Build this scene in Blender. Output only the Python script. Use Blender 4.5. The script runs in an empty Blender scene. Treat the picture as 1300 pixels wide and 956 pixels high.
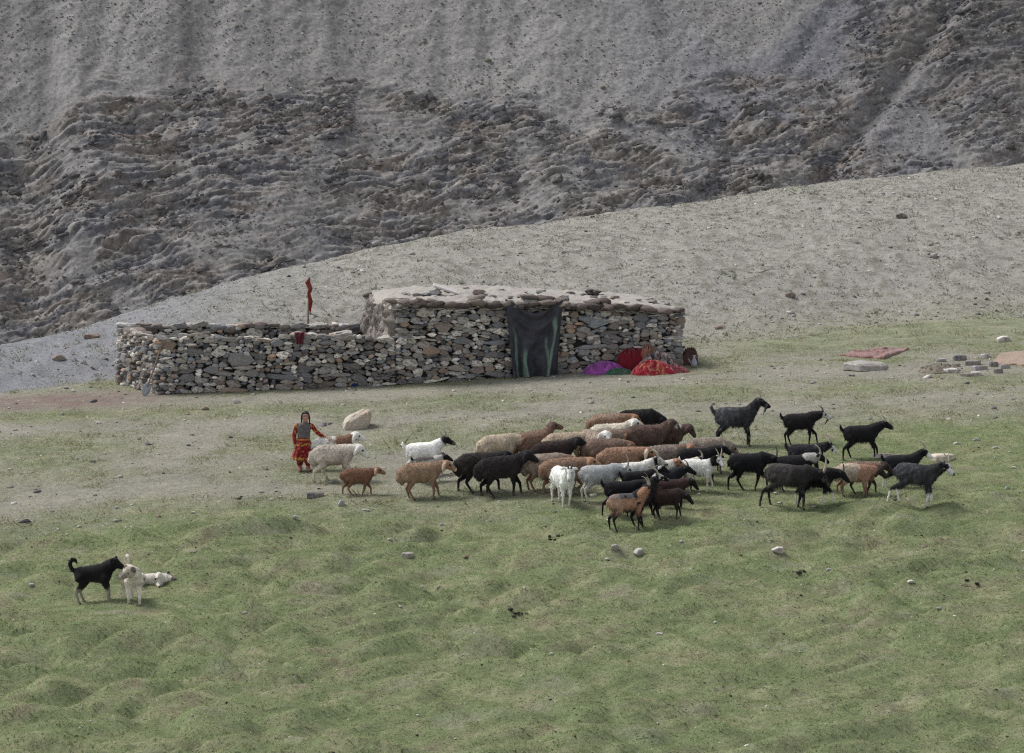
import bpy, bmesh, math, random
import numpy as np
from mathutils import Vector, Matrix, Euler

sc = bpy.context.scene
# ------------------------------------------------------------------ camera, sky, sun, exposure
FPX = 3611.0                     # focal length in pixels of the 1300 px wide frame
PITCH = math.radians(4.83)
CAM = np.array((0.0, 0.0, 5.8))
cam_data = bpy.data.cameras.new('camera')
cam_data.sensor_fit = 'HORIZONTAL'; cam_data.sensor_width = 36.0
cam_data.lens = 36.0 * FPX / 1300.0
cam_data.clip_start = 0.5; cam_data.clip_end = 3000
cam_data.dof.use_dof = True; cam_data.dof.focus_distance = 60.0; cam_data.dof.aperture_fstop = 9.0
cam = bpy.data.objects.new('camera', cam_data)
cam.location = CAM; cam.rotation_euler = (math.pi/2 - PITCH, 0, 0)
sc.collection.objects.link(cam); sc.camera = cam

SUN_DIR = Vector((-0.52, 0.27, 0.80)).normalized()      # towards the sun, behind thin cloud
world = bpy.data.worlds.new('World'); sc.world = world; world.use_nodes = True
wn = world.node_tree; wn.nodes.clear()
sky_n = wn.nodes.new('ShaderNodeTexSky'); sky_n.sky_type = 'NISHITA'; sky_n.sun_disc = False
sky_n.sun_elevation = math.asin(SUN_DIR.z); sky_n.sun_rotation = math.atan2(SUN_DIR.x, SUN_DIR.y)
sky_n.altitude = 3500; sky_n.dust_density = 3.0
hs = wn.nodes.new('ShaderNodeHueSaturation'); hs.inputs['Saturation'].default_value = 0.30
bg = wn.nodes.new('ShaderNodeBackground'); bg.inputs['Strength'].default_value = 0.085
wo = wn.nodes.new('ShaderNodeOutputWorld')
wn.links.new(sky_n.outputs[0], hs.inputs['Color']); wn.links.new(hs.outputs[0], bg.inputs['Color'])
wn.links.new(bg.outputs[0], wo.inputs['Surface'])
sun_d = bpy.data.lights.new('sun', 'SUN'); sun_d.energy = 1.5; sun_d.angle = math.radians(24)
sun_d.color = (1.0, 0.98, 0.955)
sun = bpy.data.objects.new('sun', sun_d); sc.collection.objects.link(sun)
sun.rotation_euler = (-SUN_DIR).to_track_quat('-Z', 'Y').to_euler(); sun.location = (0, 0, 60)
sc.view_settings.view_transform = 'Standard'; sc.view_settings.look = 'None'
sc.view_settings.gamma = 1.0; sc.view_settings.use_curve_mapping = False
sc.view_settings.exposure = 1.50
sc.cycles.use_denoising = False; sc.cycles.pixel_filter_type = 'BLACKMAN_HARRIS'; sc.cycles.filter_width = 1.2

# ------------------------------------------------------------------ helpers
COL = sc.collection
RNG = np.random.default_rng(7)
random.seed(7)

def srgb(r, g, b):
    """8-bit display colour to linear base colour."""
    f = lambda c: (c/255/12.92) if c/255 <= 0.04045 else ((c/255+0.055)/1.055)**2.4
    return (f(r), f(g), f(b))

def sstep(e0, e1, v):
    t = np.clip((np.asarray(v, float)-e0)/(e1-e0), 0, 1)
    return t*t*(3-2*t)

def _hash(ix, iy, s):
    n = (ix.astype(np.int64)*374761393 + iy.astype(np.int64)*668265263 + s*974634277) & 0xffffffff
    n = ((n ^ (n >> 13))*1274126177) & 0xffffffff
    n = ((n ^ (n >> 15))*2246822519) & 0xffffffff
    return (n ^ (n >> 16)) & 0xffffffff

def noise(x, y, s=0):
    """Gradient noise, about -1..1."""
    x = np.asarray(x, float); y = np.asarray(y, float)
    ix = np.floor(x); iy = np.floor(y); fx = x-ix; fy = y-iy
    u = fx*fx*fx*(fx*(fx*6-15)+10); v = fy*fy*fy*(fy*(fy*6-15)+10)
    def g(dx, dy):
        a = _hash(ix+dx, iy+dy, s)*(2*math.pi/4294967296.0)
        return np.cos(a)*(fx-dx) + np.sin(a)*(fy-dy)
    a = g(0, 0)*(1-u)+g(1, 0)*u; b = g(0, 1)*(1-u)+g(1, 1)*u
    return (a*(1-v)+b*v)*1.5

def fbm(x, y, s=0, o=4, gain=0.5):
    t = 0; a = 1.0; f = 1.0
    for i in range(o):
        t = t + a*noise(x*f, y*f, s+i*17); a *= gain; f *= 2.03
    return t

def worley(x, y, s=0):
    """F1, F2 and a random value of the nearest cell."""
    x = np.asarray(x, float); y = np.asarray(y, float)
    ix = np.floor(x); iy = np.floor(y)
    f1 = np.full(x.shape, 9.0); f2 = np.full(x.shape, 9.0); rid = np.zeros(x.shape)
    for dx in (-1, 0, 1):
        for dy in (-1, 0, 1):
            h = _hash(ix+dx, iy+dy, s); h2 = _hash(ix+dx, iy+dy, s+91)
            cx = ix+dx+(h/4294967296.0); cy = iy+dy+(h2/4294967296.0)
            d = np.hypot(cx-x, cy-y)
            near = d < f1
            f2 = np.where(near, f1, np.minimum(f2, d)); rid = np.where(near, ((h >> 7) & 1023)/1023.0, rid)
            f1 = np.where(near, d, f1)
    return f1, f2, rid

def mesh_np(name, V, F, smooth=True, cols=None):
    """Mesh from numpy arrays; F is (n,3) or (n,4) or a list of faces."""
    me = bpy.data.meshes.new(name)
    if isinstance(F, np.ndarray):
        n, k = F.shape
        me.vertices.add(len(V)); me.vertices.foreach_set('co', np.ascontiguousarray(V, np.float32).ravel())
        me.loops.add(n*k); me.loops.foreach_set('vertex_index', np.ascontiguousarray(F, np.int32).ravel())
        me.polygons.add(n)
        me.polygons.foreach_set('loop_start', np.arange(0, n*k, k, dtype=np.int32))
        me.update(calc_edges=True)
    else:
        me.from_pydata([tuple(v) for v in V], [], [tuple(f) for f in F])
    if smooth: me.polygons.foreach_set('use_smooth', np.ones(len(me.polygons), bool))
    if cols is not None: set_cols(me, cols)
    me.validate(); me.update()
    return me

def set_cols(me, cols):
    a = me.attributes.new('Col', 'FLOAT_COLOR', 'POINT')
    c = np.ones((len(me.vertices), 4), np.float32); c[:, :3] = cols
    a.data.foreach_set('color', c.ravel())

def link(name, data, mat=None, parent=None, label=None, cat=None, group=None, kind=None):
    o = bpy.data.objects.new(name, data); COL.objects.link(o)
    if mat is not None and data is not None and not data.materials: data.materials.append(mat)
    if parent is not None: o.parent = parent
    if label: o['label'] = label
    if cat: o['category'] = cat
    if group: o['group'] = group
    if kind: o['kind'] = kind
    return o

def grid_faces(nx, ny):
    i = np.arange(nx-1)[None, :] + nx*np.arange(ny-1)[:, None]; i = i.ravel()
    return np.stack([i, i+1, i+nx+1, i+nx], 1)

def material(name, base=None, attr=None, objcol=False, rough=0.9, scale=8.0, amount=0.25, bump=0.3, bscale=30.0,
             bdist=0.02, tint=None, tscale=2.0, spec=0.2, coords='Object', stretch=None, sheen=0.0):
    """Procedural surface: base colour (constant, colour attribute or object colour) times layered noise, with bump."""
    m = bpy.data.materials.new(name); m.use_nodes = True
    nt = m.node_tree; N = nt.nodes; L = nt.links
    b = N['Principled BSDF']; b.inputs['Roughness'].default_value = rough
    b.inputs['Specular IOR Level'].default_value = spec
    if sheen: b.inputs['Sheen Weight'].default_value = sheen
    tc = N.new('ShaderNodeTexCoord'); co = tc.outputs[coords]
    if stretch:
        mp = N.new('ShaderNodeMapping'); mp.inputs['Scale'].default_value = stretch
        L.new(co, mp.inputs['Vector']); co = mp.outputs[0]
    if attr:
        a = N.new('ShaderNodeAttribute'); a.attribute_name = attr; col = a.outputs['Color']
    elif objcol:
        a = N.new('ShaderNodeObjectInfo'); col = a.outputs['Color']
    else:
        a = N.new('ShaderNodeRGB'); a.outputs[0].default_value = (*base, 1); col = a.outputs[0]
    def nz(sc_, det=6, rgh=0.6):
        n = N.new('ShaderNodeTexNoise'); n.inputs['Scale'].default_value = sc_
        n.inputs['Detail'].default_value = det; n.inputs['Roughness'].default_value = rgh
        L.new(co, n.inputs['Vector']); return n.outputs['Fac']
    if tint is not None:
        r = N.new('ShaderNodeMapRange'); r.inputs[1].default_value = 0.45; r.inputs[2].default_value = 0.65
        L.new(nz(tscale), r.inputs[0])
        mx = N.new('ShaderNodeMix'); mx.data_type = 'RGBA'; L.new(r.outputs[0], mx.inputs[0])
        L.new(col, mx.inputs[6]); mx.inputs[7].default_value = (*tint, 1); col = mx.outputs[2]
    r = N.new('ShaderNodeMapRange'); r.inputs[1].default_value = 0.3; r.inputs[2].default_value = 0.7
    r.inputs[3].default_value = 1-amount; r.inputs[4].default_value = 1+amount
    L.new(nz(scale, 8, 0.7), r.inputs[0])
    mu = N.new('ShaderNodeMix'); mu.data_type = 'RGBA'; mu.blend_type = 'MULTIPLY'; mu.inputs[0].default_value = 1
    L.new(col, mu.inputs[6]); L.new(r.outputs[0], mu.inputs[7]); col = mu.outputs[2]
    L.new(col, b.inputs['Base Color'])
    if bump:
        bp = N.new('ShaderNodeBump'); bp.inputs['Strength'].default_value = bump; bp.inputs['Distance'].default_value = bdist
        L.new(nz(bscale, 6, 0.65), bp.inputs['Height']); L.new(bp.outputs[0], b.inputs['Normal'])
    return m

# ------------------------------------------------------------------ the lie of the land
def ray(px, py):
    fwd = np.array((0, math.cos(PITCH), -math.sin(PITCH))); up = np.array((0, math.sin(PITCH), math.cos(PITCH)))
    return fwd + np.array((1.0, 0, 0))*(px-650)/FPX - up*(py-478)/FPX

def at_depth(px, py, y):
    """Point on the sight line of a spot in the photograph, at distance y."""
    d = ray(px, py); return CAM + d*(y/d[1])

# crest of the pale gravel hill behind the hut: (photo x, photo y, distance) surveyed, turned into x, y, z
_cr = np.array([at_depth(*c) for c in ((-160, 492, 71), (0, 440, 74.5), (65, 428, 76), (150, 401, 79), (280, 360, 83),
       (390, 335, 86), (545, 299, 90), (650, 287, 93), (850, 260, 98), (1050, 231, 104), (1300, 207, 111), (1500, 186, 116), (1900, 160, 124))])
_ft = np.array([at_depth(*c)[:2] for c in ((-160, 490, 67.5), (0, 480, 68.5), (150, 474, 70), (650, 452, 73), (900, 452, 73),
       (1080, 440, 75.5), (1300, 430, 77), (1700, 420, 79))])

def meadow(x, y):
    k = 2.0
    z = 0.117*(y-66) - (0.117-0.048)*k*np.logaddexp(0, (y-65)/k)
    z = z + 0.034*x - 0.0
    far = sstep(40, 15, y); return z*(1-0*far)

def hump_amp(x, y):
    fg = sstep(56.0, 52.0, y + 0.6*np.sin(x*0.5))            # turf hummocks in the wet foreground
    herd = np.exp(-(((x-2.0)/7.0)**2 + ((y-56)/3.0)**2))
    dogs = np.exp(-(((x+6.6)/1.9)**2 + ((y-48.6)/1.5)**2)**2)
    return (0.15 + 0.85*fg*(1-0.8*herd))*(1-0.85*dogs)

def ground(x, y):
    x = np.asarray(x, float); y = np.asarray(y, float)
    m = meadow(x, y)
    a = hump_amp(x, y)
    wx = x + 0.8*noise(x*0.4, y*0.4, 5); wy = y + 0.8*noise(x*0.4, y*0.4, 6)
    f1, f2, cid = worley(wx*0.72, wy*1.12, 11)                            # rounded cushions with narrow hollows
    b1 = -(np.sqrt(np.clip(f2-f1, 0, 1)+.02)*1.3-.4)*(0.3+0.9*cid)*(.35+.65*sstep(-.55, .35, noise(x*.13, y*.2, 16)+.25))
    b2 = 1-np.sqrt(noise(wx*0.9, wy*2.0, 12)**2+.004)*2.0
    h = 0.15*noise(x*0.16, y*0.2, 3)*sstep(66, 60, y) + a*(-0.29*b1 - 0.10*b2 + 0.10*noise(wx*0.35, wy*0.6, 13) + 0.03*noise(wx*2.4, wy*3.0, 15)) + 0.02*noise(x*2.4, y*2.4, 14)*a
    flat = sstep(62.5, 64.5, y)*sstep(72, 70, y)
    m = m + h*(1-0.75*flat)
    yf = np.interp(x, _ft[:, 0], _ft[:, 1]); yr = np.interp(x, _cr[:, 0], _cr[:, 1]); zr = np.interp(x, _cr[:, 0], _cr[:, 2])
    zf = meadow(x, yf)
    t = (y-yf)/(yr-yf)
    tt = np.clip(t, 0, 1)
    prof = tt + 0.16*np.sin(tt*math.pi) - 0.12*np.sin(math.pi*np.clip(tt/0.3, 0, 1))*(1-tt)
    hill = zf + (zr-zf)*prof
    hill = hill + (0.10*fbm(x*0.35, y*0.25, 21, 3) + 0.055*fbm(x*2.3, y*1.7, 25, 2))*sstep(0, 0.08, t)*(1-0.35*sstep(0.85, 1, t))
    over = np.maximum(y-yr, 0)
    hill = hill - 0.30*over*over/(over+5.0) - 0.12*over
    w = sstep(-0.02, 0.04, t)
    return m*(1-w) + hill*w

def hill_t(x, y):
    yf = np.interp(x, _ft[:, 0], _ft[:, 1]); yr = np.interp(x, _cr[:, 0], _cr[:, 1])
    return (y-yf)/(yr-yf)

def on_ground(px, py, ymin=36.0, ymax=125.0):
    """Where the sight line of a spot in the photograph meets the ground."""
    d = ray(px, py); ys = np.linspace(ymin, ymax, 3000)
    P = CAM[None]+d[None]*(ys/d[1])[:, None]
    g = ground(P[:, 0], P[:, 1])
    below = np.nonzero(P[:, 2] <= g)[0]
    i = below[0] if len(below) else len(ys)-1
    return np.array((P[i, 0], P[i, 1], float(ground(P[i, 0], P[i, 1]))))

def gz(x, y): return float(ground(x, y))
def scale_at(p): return FPX/(p[1]*math.cos(PITCH)+(5.8-p[2])*math.sin(PITCH))   # photo pixels per metre

def greenness(x, y):
    """1 = lush turf, 0 = dry trampled gravel."""
    edge = 55.3 + 6.0*sstep(1.0, 8.0, x) - 0.8*sstep(-4, -9, x) + 0.9*fbm(x*0.22, y*0.3, 31, 3)
    g = sstep(edge+3.2, edge-2.2, y)
    patch = 0.42 + 0.75*fbm(x*0.35, y*0.5, 33, 4)
    g = np.maximum(g, np.clip(patch, 0, 1)*0.70)
    g = g*(1-0.28*sstep(0.25, 0.85, fbm(x*0.8, y*1.2, 36, 3)))
    track = np.exp(-((y-(57.6+0.5*np.sin(x*0.4)))/1.0)**2)*sstep(-1.0, -5.0, x)      # trodden path left of the herd
    g = g*(1-0.45*track)
    strip = np.exp(-((y-(66.6+0.10*x+0.5*noise(x*0.3, 3.0, 8)))/0.8)**2)*sstep(-9.5, -8, x)*0.85
    g = g*(1-strip)
    top = sstep(69, 73, y)*sstep(4, 7, x); g = np.maximum(g, 0.7*top)
    return np.clip(g, 0, 1)

def bare_brown(x, y):
    """Bare trodden soil beside the fold."""
    q = np.exp(-((x+10.6)/2.4)**4 - ((y-66.9)/1.3)**4)
    return np.clip(q*(0.9+0.4*noise(x*1.5, y*2.0, 41)), 0, 1)
# ------------------------------------------------------------------ ground sheet
def build_ground():
    xs = np.concatenate([np.arange(-60, -18, 2.0), np.arange(-18, 24, 0.115), np.arange(24, 80, 2.0)])
    ys = np.concatenate([np.arange(-30, 38, 2.0), np.arange(38, 70, 0.11), np.arange(70, 113, 0.19), np.arange(113, 236, 3.0)])
    X, Y = np.meshgrid(xs, ys)
    Z = ground(X, Y)
    t = hill_t(X, Y)
    Z = Z + 0.012*fbm(X*3.1, Y*3.1, 44, 2)
    g = greenness(X, Y); br = bare_brown(X, Y); hl = sstep(-0.03, 0.05, t + 0.04*fbm(X*0.6, Y*0.6, 46, 3))
    # real colours of the cover: turf, straw-coloured turf, dry silt, brown soil, grey gravel
    n1 = fbm(X*0.5, Y*0.7, 51, 4)[..., None]; n2 = fbm(X*2.2, Y*2.6, 52, 3)[..., None]
    n3 = fbm(X*1.3, Y*2.0, 53, 4, .65)[..., None]
    turf = np.array(srgb(113, 122, 88)) + (np.array(srgb(136, 135, 106))-np.array(srgb(113, 122, 88)))*np.clip(0.35+0.4*n1+0.7*n3, 0, 1)
    turf = turf*(1+0.20*n2)
    bs = (sstep(.7, 1.0, n3+.35*n1)*.5); turf = turf*(1-bs)+np.array(srgb(112, 100, 86))*bs
    silt = np.array(srgb(140, 136, 124))*(1+0.10*n1+0.10*n2)
    soil = np.array(srgb(124, 110, 102))*(1+0.12*n2)
    grav = np.array(srgb(147, 143, 135))*(1+0.06*n1+0.05*n2)
    tf = sstep(0.05, 0.55, fbm(X*2.3, Y*1.7, 25, 2)+0.5*noise(X*4.1, Y*3.1, 28))[..., None]*0.75; grav = grav*(1-tf)+np.array(srgb(118, 117, 104))*tf
    lush = np.array(srgb(126, 126, 96))
    lowhill = (sstep(0.22, 0.0, t)*0.35)[..., None]
    grav = grav*(1-lowhill)+lush*lowhill
    left = sstep(-4, -12, X)[..., None]; grav = grav*(1-left)+np.array(srgb(132, 132, 134))*left
    C = silt*(1-g[..., None])+turf*g[..., None]
    C = C*(1-br[..., None])+soil*br[..., None]
    C = C*(1-hl[..., None])+grav*hl[..., None]
    V = np.stack([X, Y, Z], -1).reshape(-1, 3)
    me = mesh_np('ground', V, grid_faces(len(xs), len(ys)), True, C.reshape(-1, 3))
    m = material('ground_cover', attr='Col', rough=0.97, scale=9.0, amount=0.36, bump=0.8, bscale=22, bdist=0.07, spec=0.05)
    for nd in m.node_tree.nodes:
        if nd.type == 'TEX_NOISE': nd.inputs['Detail'].default_value = 10; nd.inputs['Roughness'].default_value = .78
    nt = m.node_tree; N = nt.nodes; L = nt.links                       # pebble speckle
    b = N['Principled BSDF']; src = b.inputs['Base Color'].links[0].from_socket
    vo = N.new('ShaderNodeTexVoronoi'); vo.inputs['Scale'].default_value = 7.0; vo.inputs['Randomness'].default_value = 1
    L.new(N['Texture Coordinate'].outputs['Object'], vo.inputs['Vector'])
    lt = N.new('ShaderNodeMath'); lt.operation = 'LESS_THAN'; lt.inputs[1].default_value = 0.10; L.new(vo.outputs['Distance'], lt.inputs[0])
    sx = N.new('ShaderNodeSeparateColor'); L.new(vo.outputs['Color'], sx.inputs[0])
    gt = N.new('ShaderNodeMath'); gt.operation = 'GREATER_THAN'; gt.inputs[1].default_value = 0.45; L.new(sx.outputs[0], gt.inputs[0])
    mu = N.new('ShaderNodeMath'); mu.operation = 'MULTIPLY'; L.new(lt.outputs[0], mu.inputs[0]); L.new(gt.outputs[0], mu.inputs[1])
    rp = N.new('ShaderNodeValToRGB'); rp.color_ramp.elements[0].color = (*srgb(96, 92, 90), 1); rp.color_ramp.elements[1].color = (*srgb(190, 184, 174), 1)
    L.new(sx.outputs[1], rp.inputs[0])
    mx = N.new('ShaderNodeMix'); mx.data_type = 'RGBA'; L.new(mu.outputs[0], mx.inputs[0]); L.new(src, mx.inputs[6]); L.new(rp.outputs[0], mx.inputs[7])
    L.new(mx.outputs[2], b.inputs['Base Color'])
    link('ground', me, m, kind='structure')
build_ground()

# ------------------------------------------------------------------ the mountain flank across the ravine
TILT = math.radians(43)
def cliff_plane(x, s):
    y = 236 + 0.10*x + s*math.cos(TILT); z = -19 + s*math.sin(TILT)
    return y, z
def build_cliff():
    dx = 0.17
    xs = np.arange(-62, 62, dx); ss = np.arange(-4, 62, dx)
    X, S = np.meshgrid(xs, ss)
    Yp, Zp = cliff_plane(X, S)
    dep = Yp*math.cos(PITCH) - (Zp-5.8)*math.sin(PITCH)
    P = 650 + FPX*X/dep; Q = 478 - FPX*((Zp-5.8)*math.cos(PITCH)+Yp*math.sin(PITCH))/dep     # survey sheet coordinates
    top = np.interp(P, [-100, 0, 60, 130, 180, 240, 290, 380, 450, 560, 650, 700, 760, 820, 870, 1000, 1060, 1110, 1170, 1240, 1500],
                       [190, 175, 150, 120, 112, 78, 95, 98, 120, 118, 112, 140, 135, 140, 98, 95, 115, 150, 185, 235, 300])
    nz = fbm(X*0.11, S*0.16, 61, 5)
    m = sstep(-16, 22, Q-top + 34*nz)
    # pale debris aprons inside the band
    ap = sstep(0.05, 0.5, fbm(X*0.16+0.06*S, S*0.12, 62, 4) + 0.25*np.exp(-((P-660)/90)**2-((Q-255)/45)**2) + 0.55*np.exp(-((P-340)/90)**2-((Q-300)/30)**2))
    m = m*(1-0.62*ap)
    hi = sstep(-14, 30, (P-1010)*0.80 - Q + 14 + 60*nz)*sstep(960, 1080, P + 40*nz)          # upper right outcrop
    m = np.maximum(m, 0.72*hi)
    lean = sstep(680, 1000, P)                                            # debris chutes run down to the right there
    warp = 1.3*fbm(X*0.13, S*0.13, 63, 3)
    q = S*0.95 - X*0.26 + warp
    def saw(v):                                                           # ledge: steep, overhung front, sloping back
        f = v-np.floor(v); return np.where(f < 0.22, f/0.22, 1-(f-0.22)/0.78)
    cellr = lambda a, b, sd: worley(X*a + 0.5*noise(X*0.5, S*0.5, sd), q*b, sd)
    f1, f2, id1 = cellr(0.30, 1.1, 71); g1, g2, id2 = cellr(0.85, 2.6, 72)
    h1, h2, id3 = worley(X*1.9+3.1, q*5.2, 73)
    thick = 0.25+1.1*np.clip(noise(X*0.12, q*0.3, 77)+0.35, 0, 1)
    strat = saw(q/1.9 + 0.9*id1)*0.55*thick + saw(q/0.7+0.8*id2)*0.34
    blocks = (id1-0.5)*0.75 + (id2-0.5)*0.62 + (id3-0.5)*0.42
    rock = 0.85*strat + 0.55*blocks + 0.55*fbm(X*0.22, S*0.25, 65, 3) + 0.16*noise(X*2.6, q*3.4, 78)
    U = X - lean*S*0.62
    chute = 0.5*noise(U*0.16, S*0.015, 66) + 0.22*noise(U*0.5, S*0.03, 67)
    cl, c2, cid = worley(X*1.3, S*1.5, 74)
    stones = np.where(cid > 0.9, 0.10*sstep(0.32, 0.1, cl), 0.0)
    scree = chute*0.9 + 0.14*fbm(X*0.7, S*0.5, 68, 4) + stones + 0.05*noise(X*3.3, S*3.3, 69)
    big = 1.6*fbm(X*0.035, S*0.02, 64, 3) - 1.6*np.exp(-((P-40)/50)**2)*sstep(0, 150, Q) - 0.9*np.exp(-((U-9.5)/1.5)**2)
    D = big + rock*m*0.62 + scree*(1-m)
    nrm = np.array((0.0, -math.sin(TILT), math.cos(TILT)))
    V = np.stack([X, Yp + nrm[1]*D, Zp + nrm[2]*D], -1).reshape(-1, 3)
    # mineral colours
    a = fbm(X*0.2, q*0.35, 81, 4)[..., None]; b = fbm(X*0.08, S*0.09, 82, 3)[..., None]; r3 = id3[..., None]; r2 = id2[..., None]; r1 = id1[..., None]
    slate = np.array(srgb(94, 93, 95)); brown = np.array(srgb(110, 104, 98)); pale = np.array(srgb(146, 141, 135)); rust = np.array(srgb(114, 103, 95))
    rc = brown + (slate-brown)*np.clip(0.5+1.4*a, 0, 1)
    k = np.clip((r2-0.6)*3.2, 0, 1)*0.7; rc = rc*(1-k)+pale*k
    k = np.clip((0.14-r1)*7, 0, 1)*0.8; rc = rc*(1-k)+rust*k
    rc = rc*(0.70+0.5*r3)
    chc = (0.5+0.5*noise(U*0.22, S*0.01, 83))[..., None]; blue = (lean*sstep(-0.1, 0.5, noise(U*0.12+3, S*0.01, 84)))[..., None]
    sc_ = np.array(srgb(128, 125, 122))*(0.82+0.28*chc) + 0*b
    sc_ = sc_*(1-0.75*blue) + np.array(srgb(104, 104, 109))*0.75*blue
    st = np.zeros_like(P)                                                 # dark gravel runnels
    for p0, p1, w_, s0 in ((235, 200, 9, 0.6), (340, 140, 8, 0.4), (55, 400, 16, 0.45), (110, 300, 10, 0.25), (430, 120, 12, 0.2)):
        st = np.maximum(st, s0*np.exp(-((P-p0+6*noise(S*0.2, S*0+p0, 3))/w_)**2)*sstep(p1, p1*0.5, Q))
    st = np.maximum(st, 0.5*np.exp(-((U-9.5)/0.8)**2)); st = st[..., None]
    sc_ = sc_*(1-st)+np.array(srgb(74, 73, 74))*st
    sp = (cid > 0.86)[..., None]*sstep(0.34, 0.2, cl)[..., None]
    sc_ = sc_*(1-0.0*sp) + np.where(cid[..., None] > 0.95, np.array(srgb(104, 108, 78)), np.array(srgb(98, 94, 92)))*0.0*sp
    sc_ = sc_*(1+0.10*a)
    led = np.gradient(D, dx, axis=0)                                      # debris lies on the ledges, faces are bare
    dust = sstep(0.0, -0.8, led + 0.7*noise(X*0.5, S*0.6, 85))*0.8
    mm = (m*(1-dust))[..., None]
    C = sc_*(1-mm)+rc*mm
    dk = (0.24*sstep(900, 1250, P)*sstep(230, 60, Q))[..., None]; C = C*(1-dk)             # darker slate country rock to the right
    me = mesh_np('mountain', V, grid_faces(len(xs), len(ss)), False, C.reshape(-1, 3))
    mat = material('mountain_rock', attr='Col', rough=0.95, scale=3.0, amount=0.42, bump=0.5, bscale=6.0, bdist=0.15, spec=0.08)
    link('mountain', me, mat, kind='structure')
    W = V.reshape(*X.shape, 3); return X, W[..., 1], W[..., 2], m, D, C
CLIFF = build_cliff()
# ------------------------------------------------------------------ dry-stone hut and fold
STONE_PAL = [srgb(*c) for c in ((122, 120, 118), (102, 102, 105), (82, 83, 88), (136, 131, 124), (154, 150, 144), (112, 105, 98),
             (122, 104, 90), (136, 112, 94), (92, 98, 104), (66, 66, 70), (172, 166, 156), (104, 92, 86))]
STONE_W = np.array([18, 12, 9, 15, 13, 11, 4, 1.6, 6, 6, 7, 8.0]); STONE_W /= STONE_W.sum()
M_stone = material('field_stone', objcol=True, rough=0.85, scale=9, amount=0.42, bump=0.6, bscale=22, bdist=0.02, tint=srgb(120, 112, 102), tscale=5.0, spec=0.2)
M_stone_mass = material('field_stone_mass', attr='Col', rough=0.85, scale=9, amount=0.42, bump=0.6, bscale=22, bdist=0.02, spec=0.2)
M_core = material('wall_fill', base=srgb(40, 38, 37), rough=1.0, scale=6, amount=0.35, bump=0.7, bscale=14, bdist=0.05)
M_earth = material('roof_earth', base=srgb(150, 145, 137), rough=1.0, scale=5, amount=0.22, bump=0.6, bscale=12, bdist=0.04, tint=srgb(150, 143, 135), tscale=1.6)
M_sod = material('sod', objcol=True, rough=1.0, scale=14, amount=0.4, bump=0.8, bscale=30, bdist=0.03)

def hull_mesh(name, pts, smooth=False):
    bm = bmesh.new()
    for p in pts: bm.verts.new(p)
    r = bmesh.ops.convex_hull(bm, input=bm.verts)
    bad = [g for g in set(r['geom_interior']) | set(r['geom_unused']) if isinstance(g, bmesh.types.BMVert)]
    if bad: bmesh.ops.delete(bm, geom=bad, context='VERTS')
    bmesh.ops.recalc_face_normals(bm, faces=bm.faces)
    me = bpy.data.meshes.new(name); bm.to_mesh(me); bm.free()
    if smooth: me.polygons.foreach_set('use_smooth', np.ones(len(me.polygons), bool))
    return me

def stone_points(r):
    """Unit stone: irregular split slab, pointed or blunt ends, spans about -0.5..0.5."""
    n = int(r.integers(5, 8)); pw = r.uniform(1.2, 4.0); P = []
    a = np.sort((np.arange(n)+r.uniform(-0.35, 0.35, n))/n*2*math.pi + r.uniform(0, 6))
    c, s_ = np.cos(a), np.sin(a); k = (np.abs(c)**pw+np.abs(s_)**pw)**(-1/pw)*r.uniform(0.82, 1.0, n)
    x = c*k; z = s_*k; x = (x-x.min())/(x.max()-x.min())-0.5; z = (z-z.min())/(z.max()-z.min())-0.5
    lean = r.normal()*0.08
    for i in range(n):
        f = r.uniform(0.66, 0.9)
        P += [(x[i], 0.34+r.uniform(-0.1, 0.1), z[i]*0.95), (x[i], -0.36+r.uniform(-0.1, 0.1)+lean*x[i], z[i]), (x[i]*f, -0.5+r.uniform(0, 0.06), z[i]*f), (x[i]*0.8, 0.5, z[i]*0.8)]
    return P
SR = np.random.default_rng(21)
STONES = [hull_mesh('stone', stone_points(SR)) for i in range(36)]
for me in STONES: me.materials.append(M_stone)
STONE_NP = []
for me in STONES:
    me.calc_loop_triangles()
    v = np.empty(len(me.vertices)*3); me.vertices.foreach_get('co', v)
    f = np.array([tuple(t.vertices) for t in me.loop_triangles]); STONE_NP.append((v.reshape(-1, 3), f))

SHARD_NP = []
for i in range(24):                                                      # angular splinters of the outcrop
    c8 = np.array([(sx, sy, sz) for sx in (-.5, .5) for sy in (-.5, .5) for sz in (-.5, .5)])*SR.uniform(.45, 1, (8, 3)); me = hull_mesh('shard', np.concatenate([c8, SR.uniform(-.5, .5, (3, 3))]))
    me.calc_loop_triangles(); v = np.empty(len(me.vertices)*3); me.vertices.foreach_get('co', v)
    SHARD_NP.append((v.reshape(-1, 3), np.array([tuple(t.vertices) for t in me.loop_triangles]))); bpy.data.meshes.remove(me)
def pick_col(r):
    c = np.array(STONE_PAL[r.choice(len(STONE_PAL), p=STONE_W)]); c = (0.85*c+0.15*c.mean())*np.array((1.02, 1.0, .97)); return c*r.uniform(0.85, 1.85)

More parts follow.
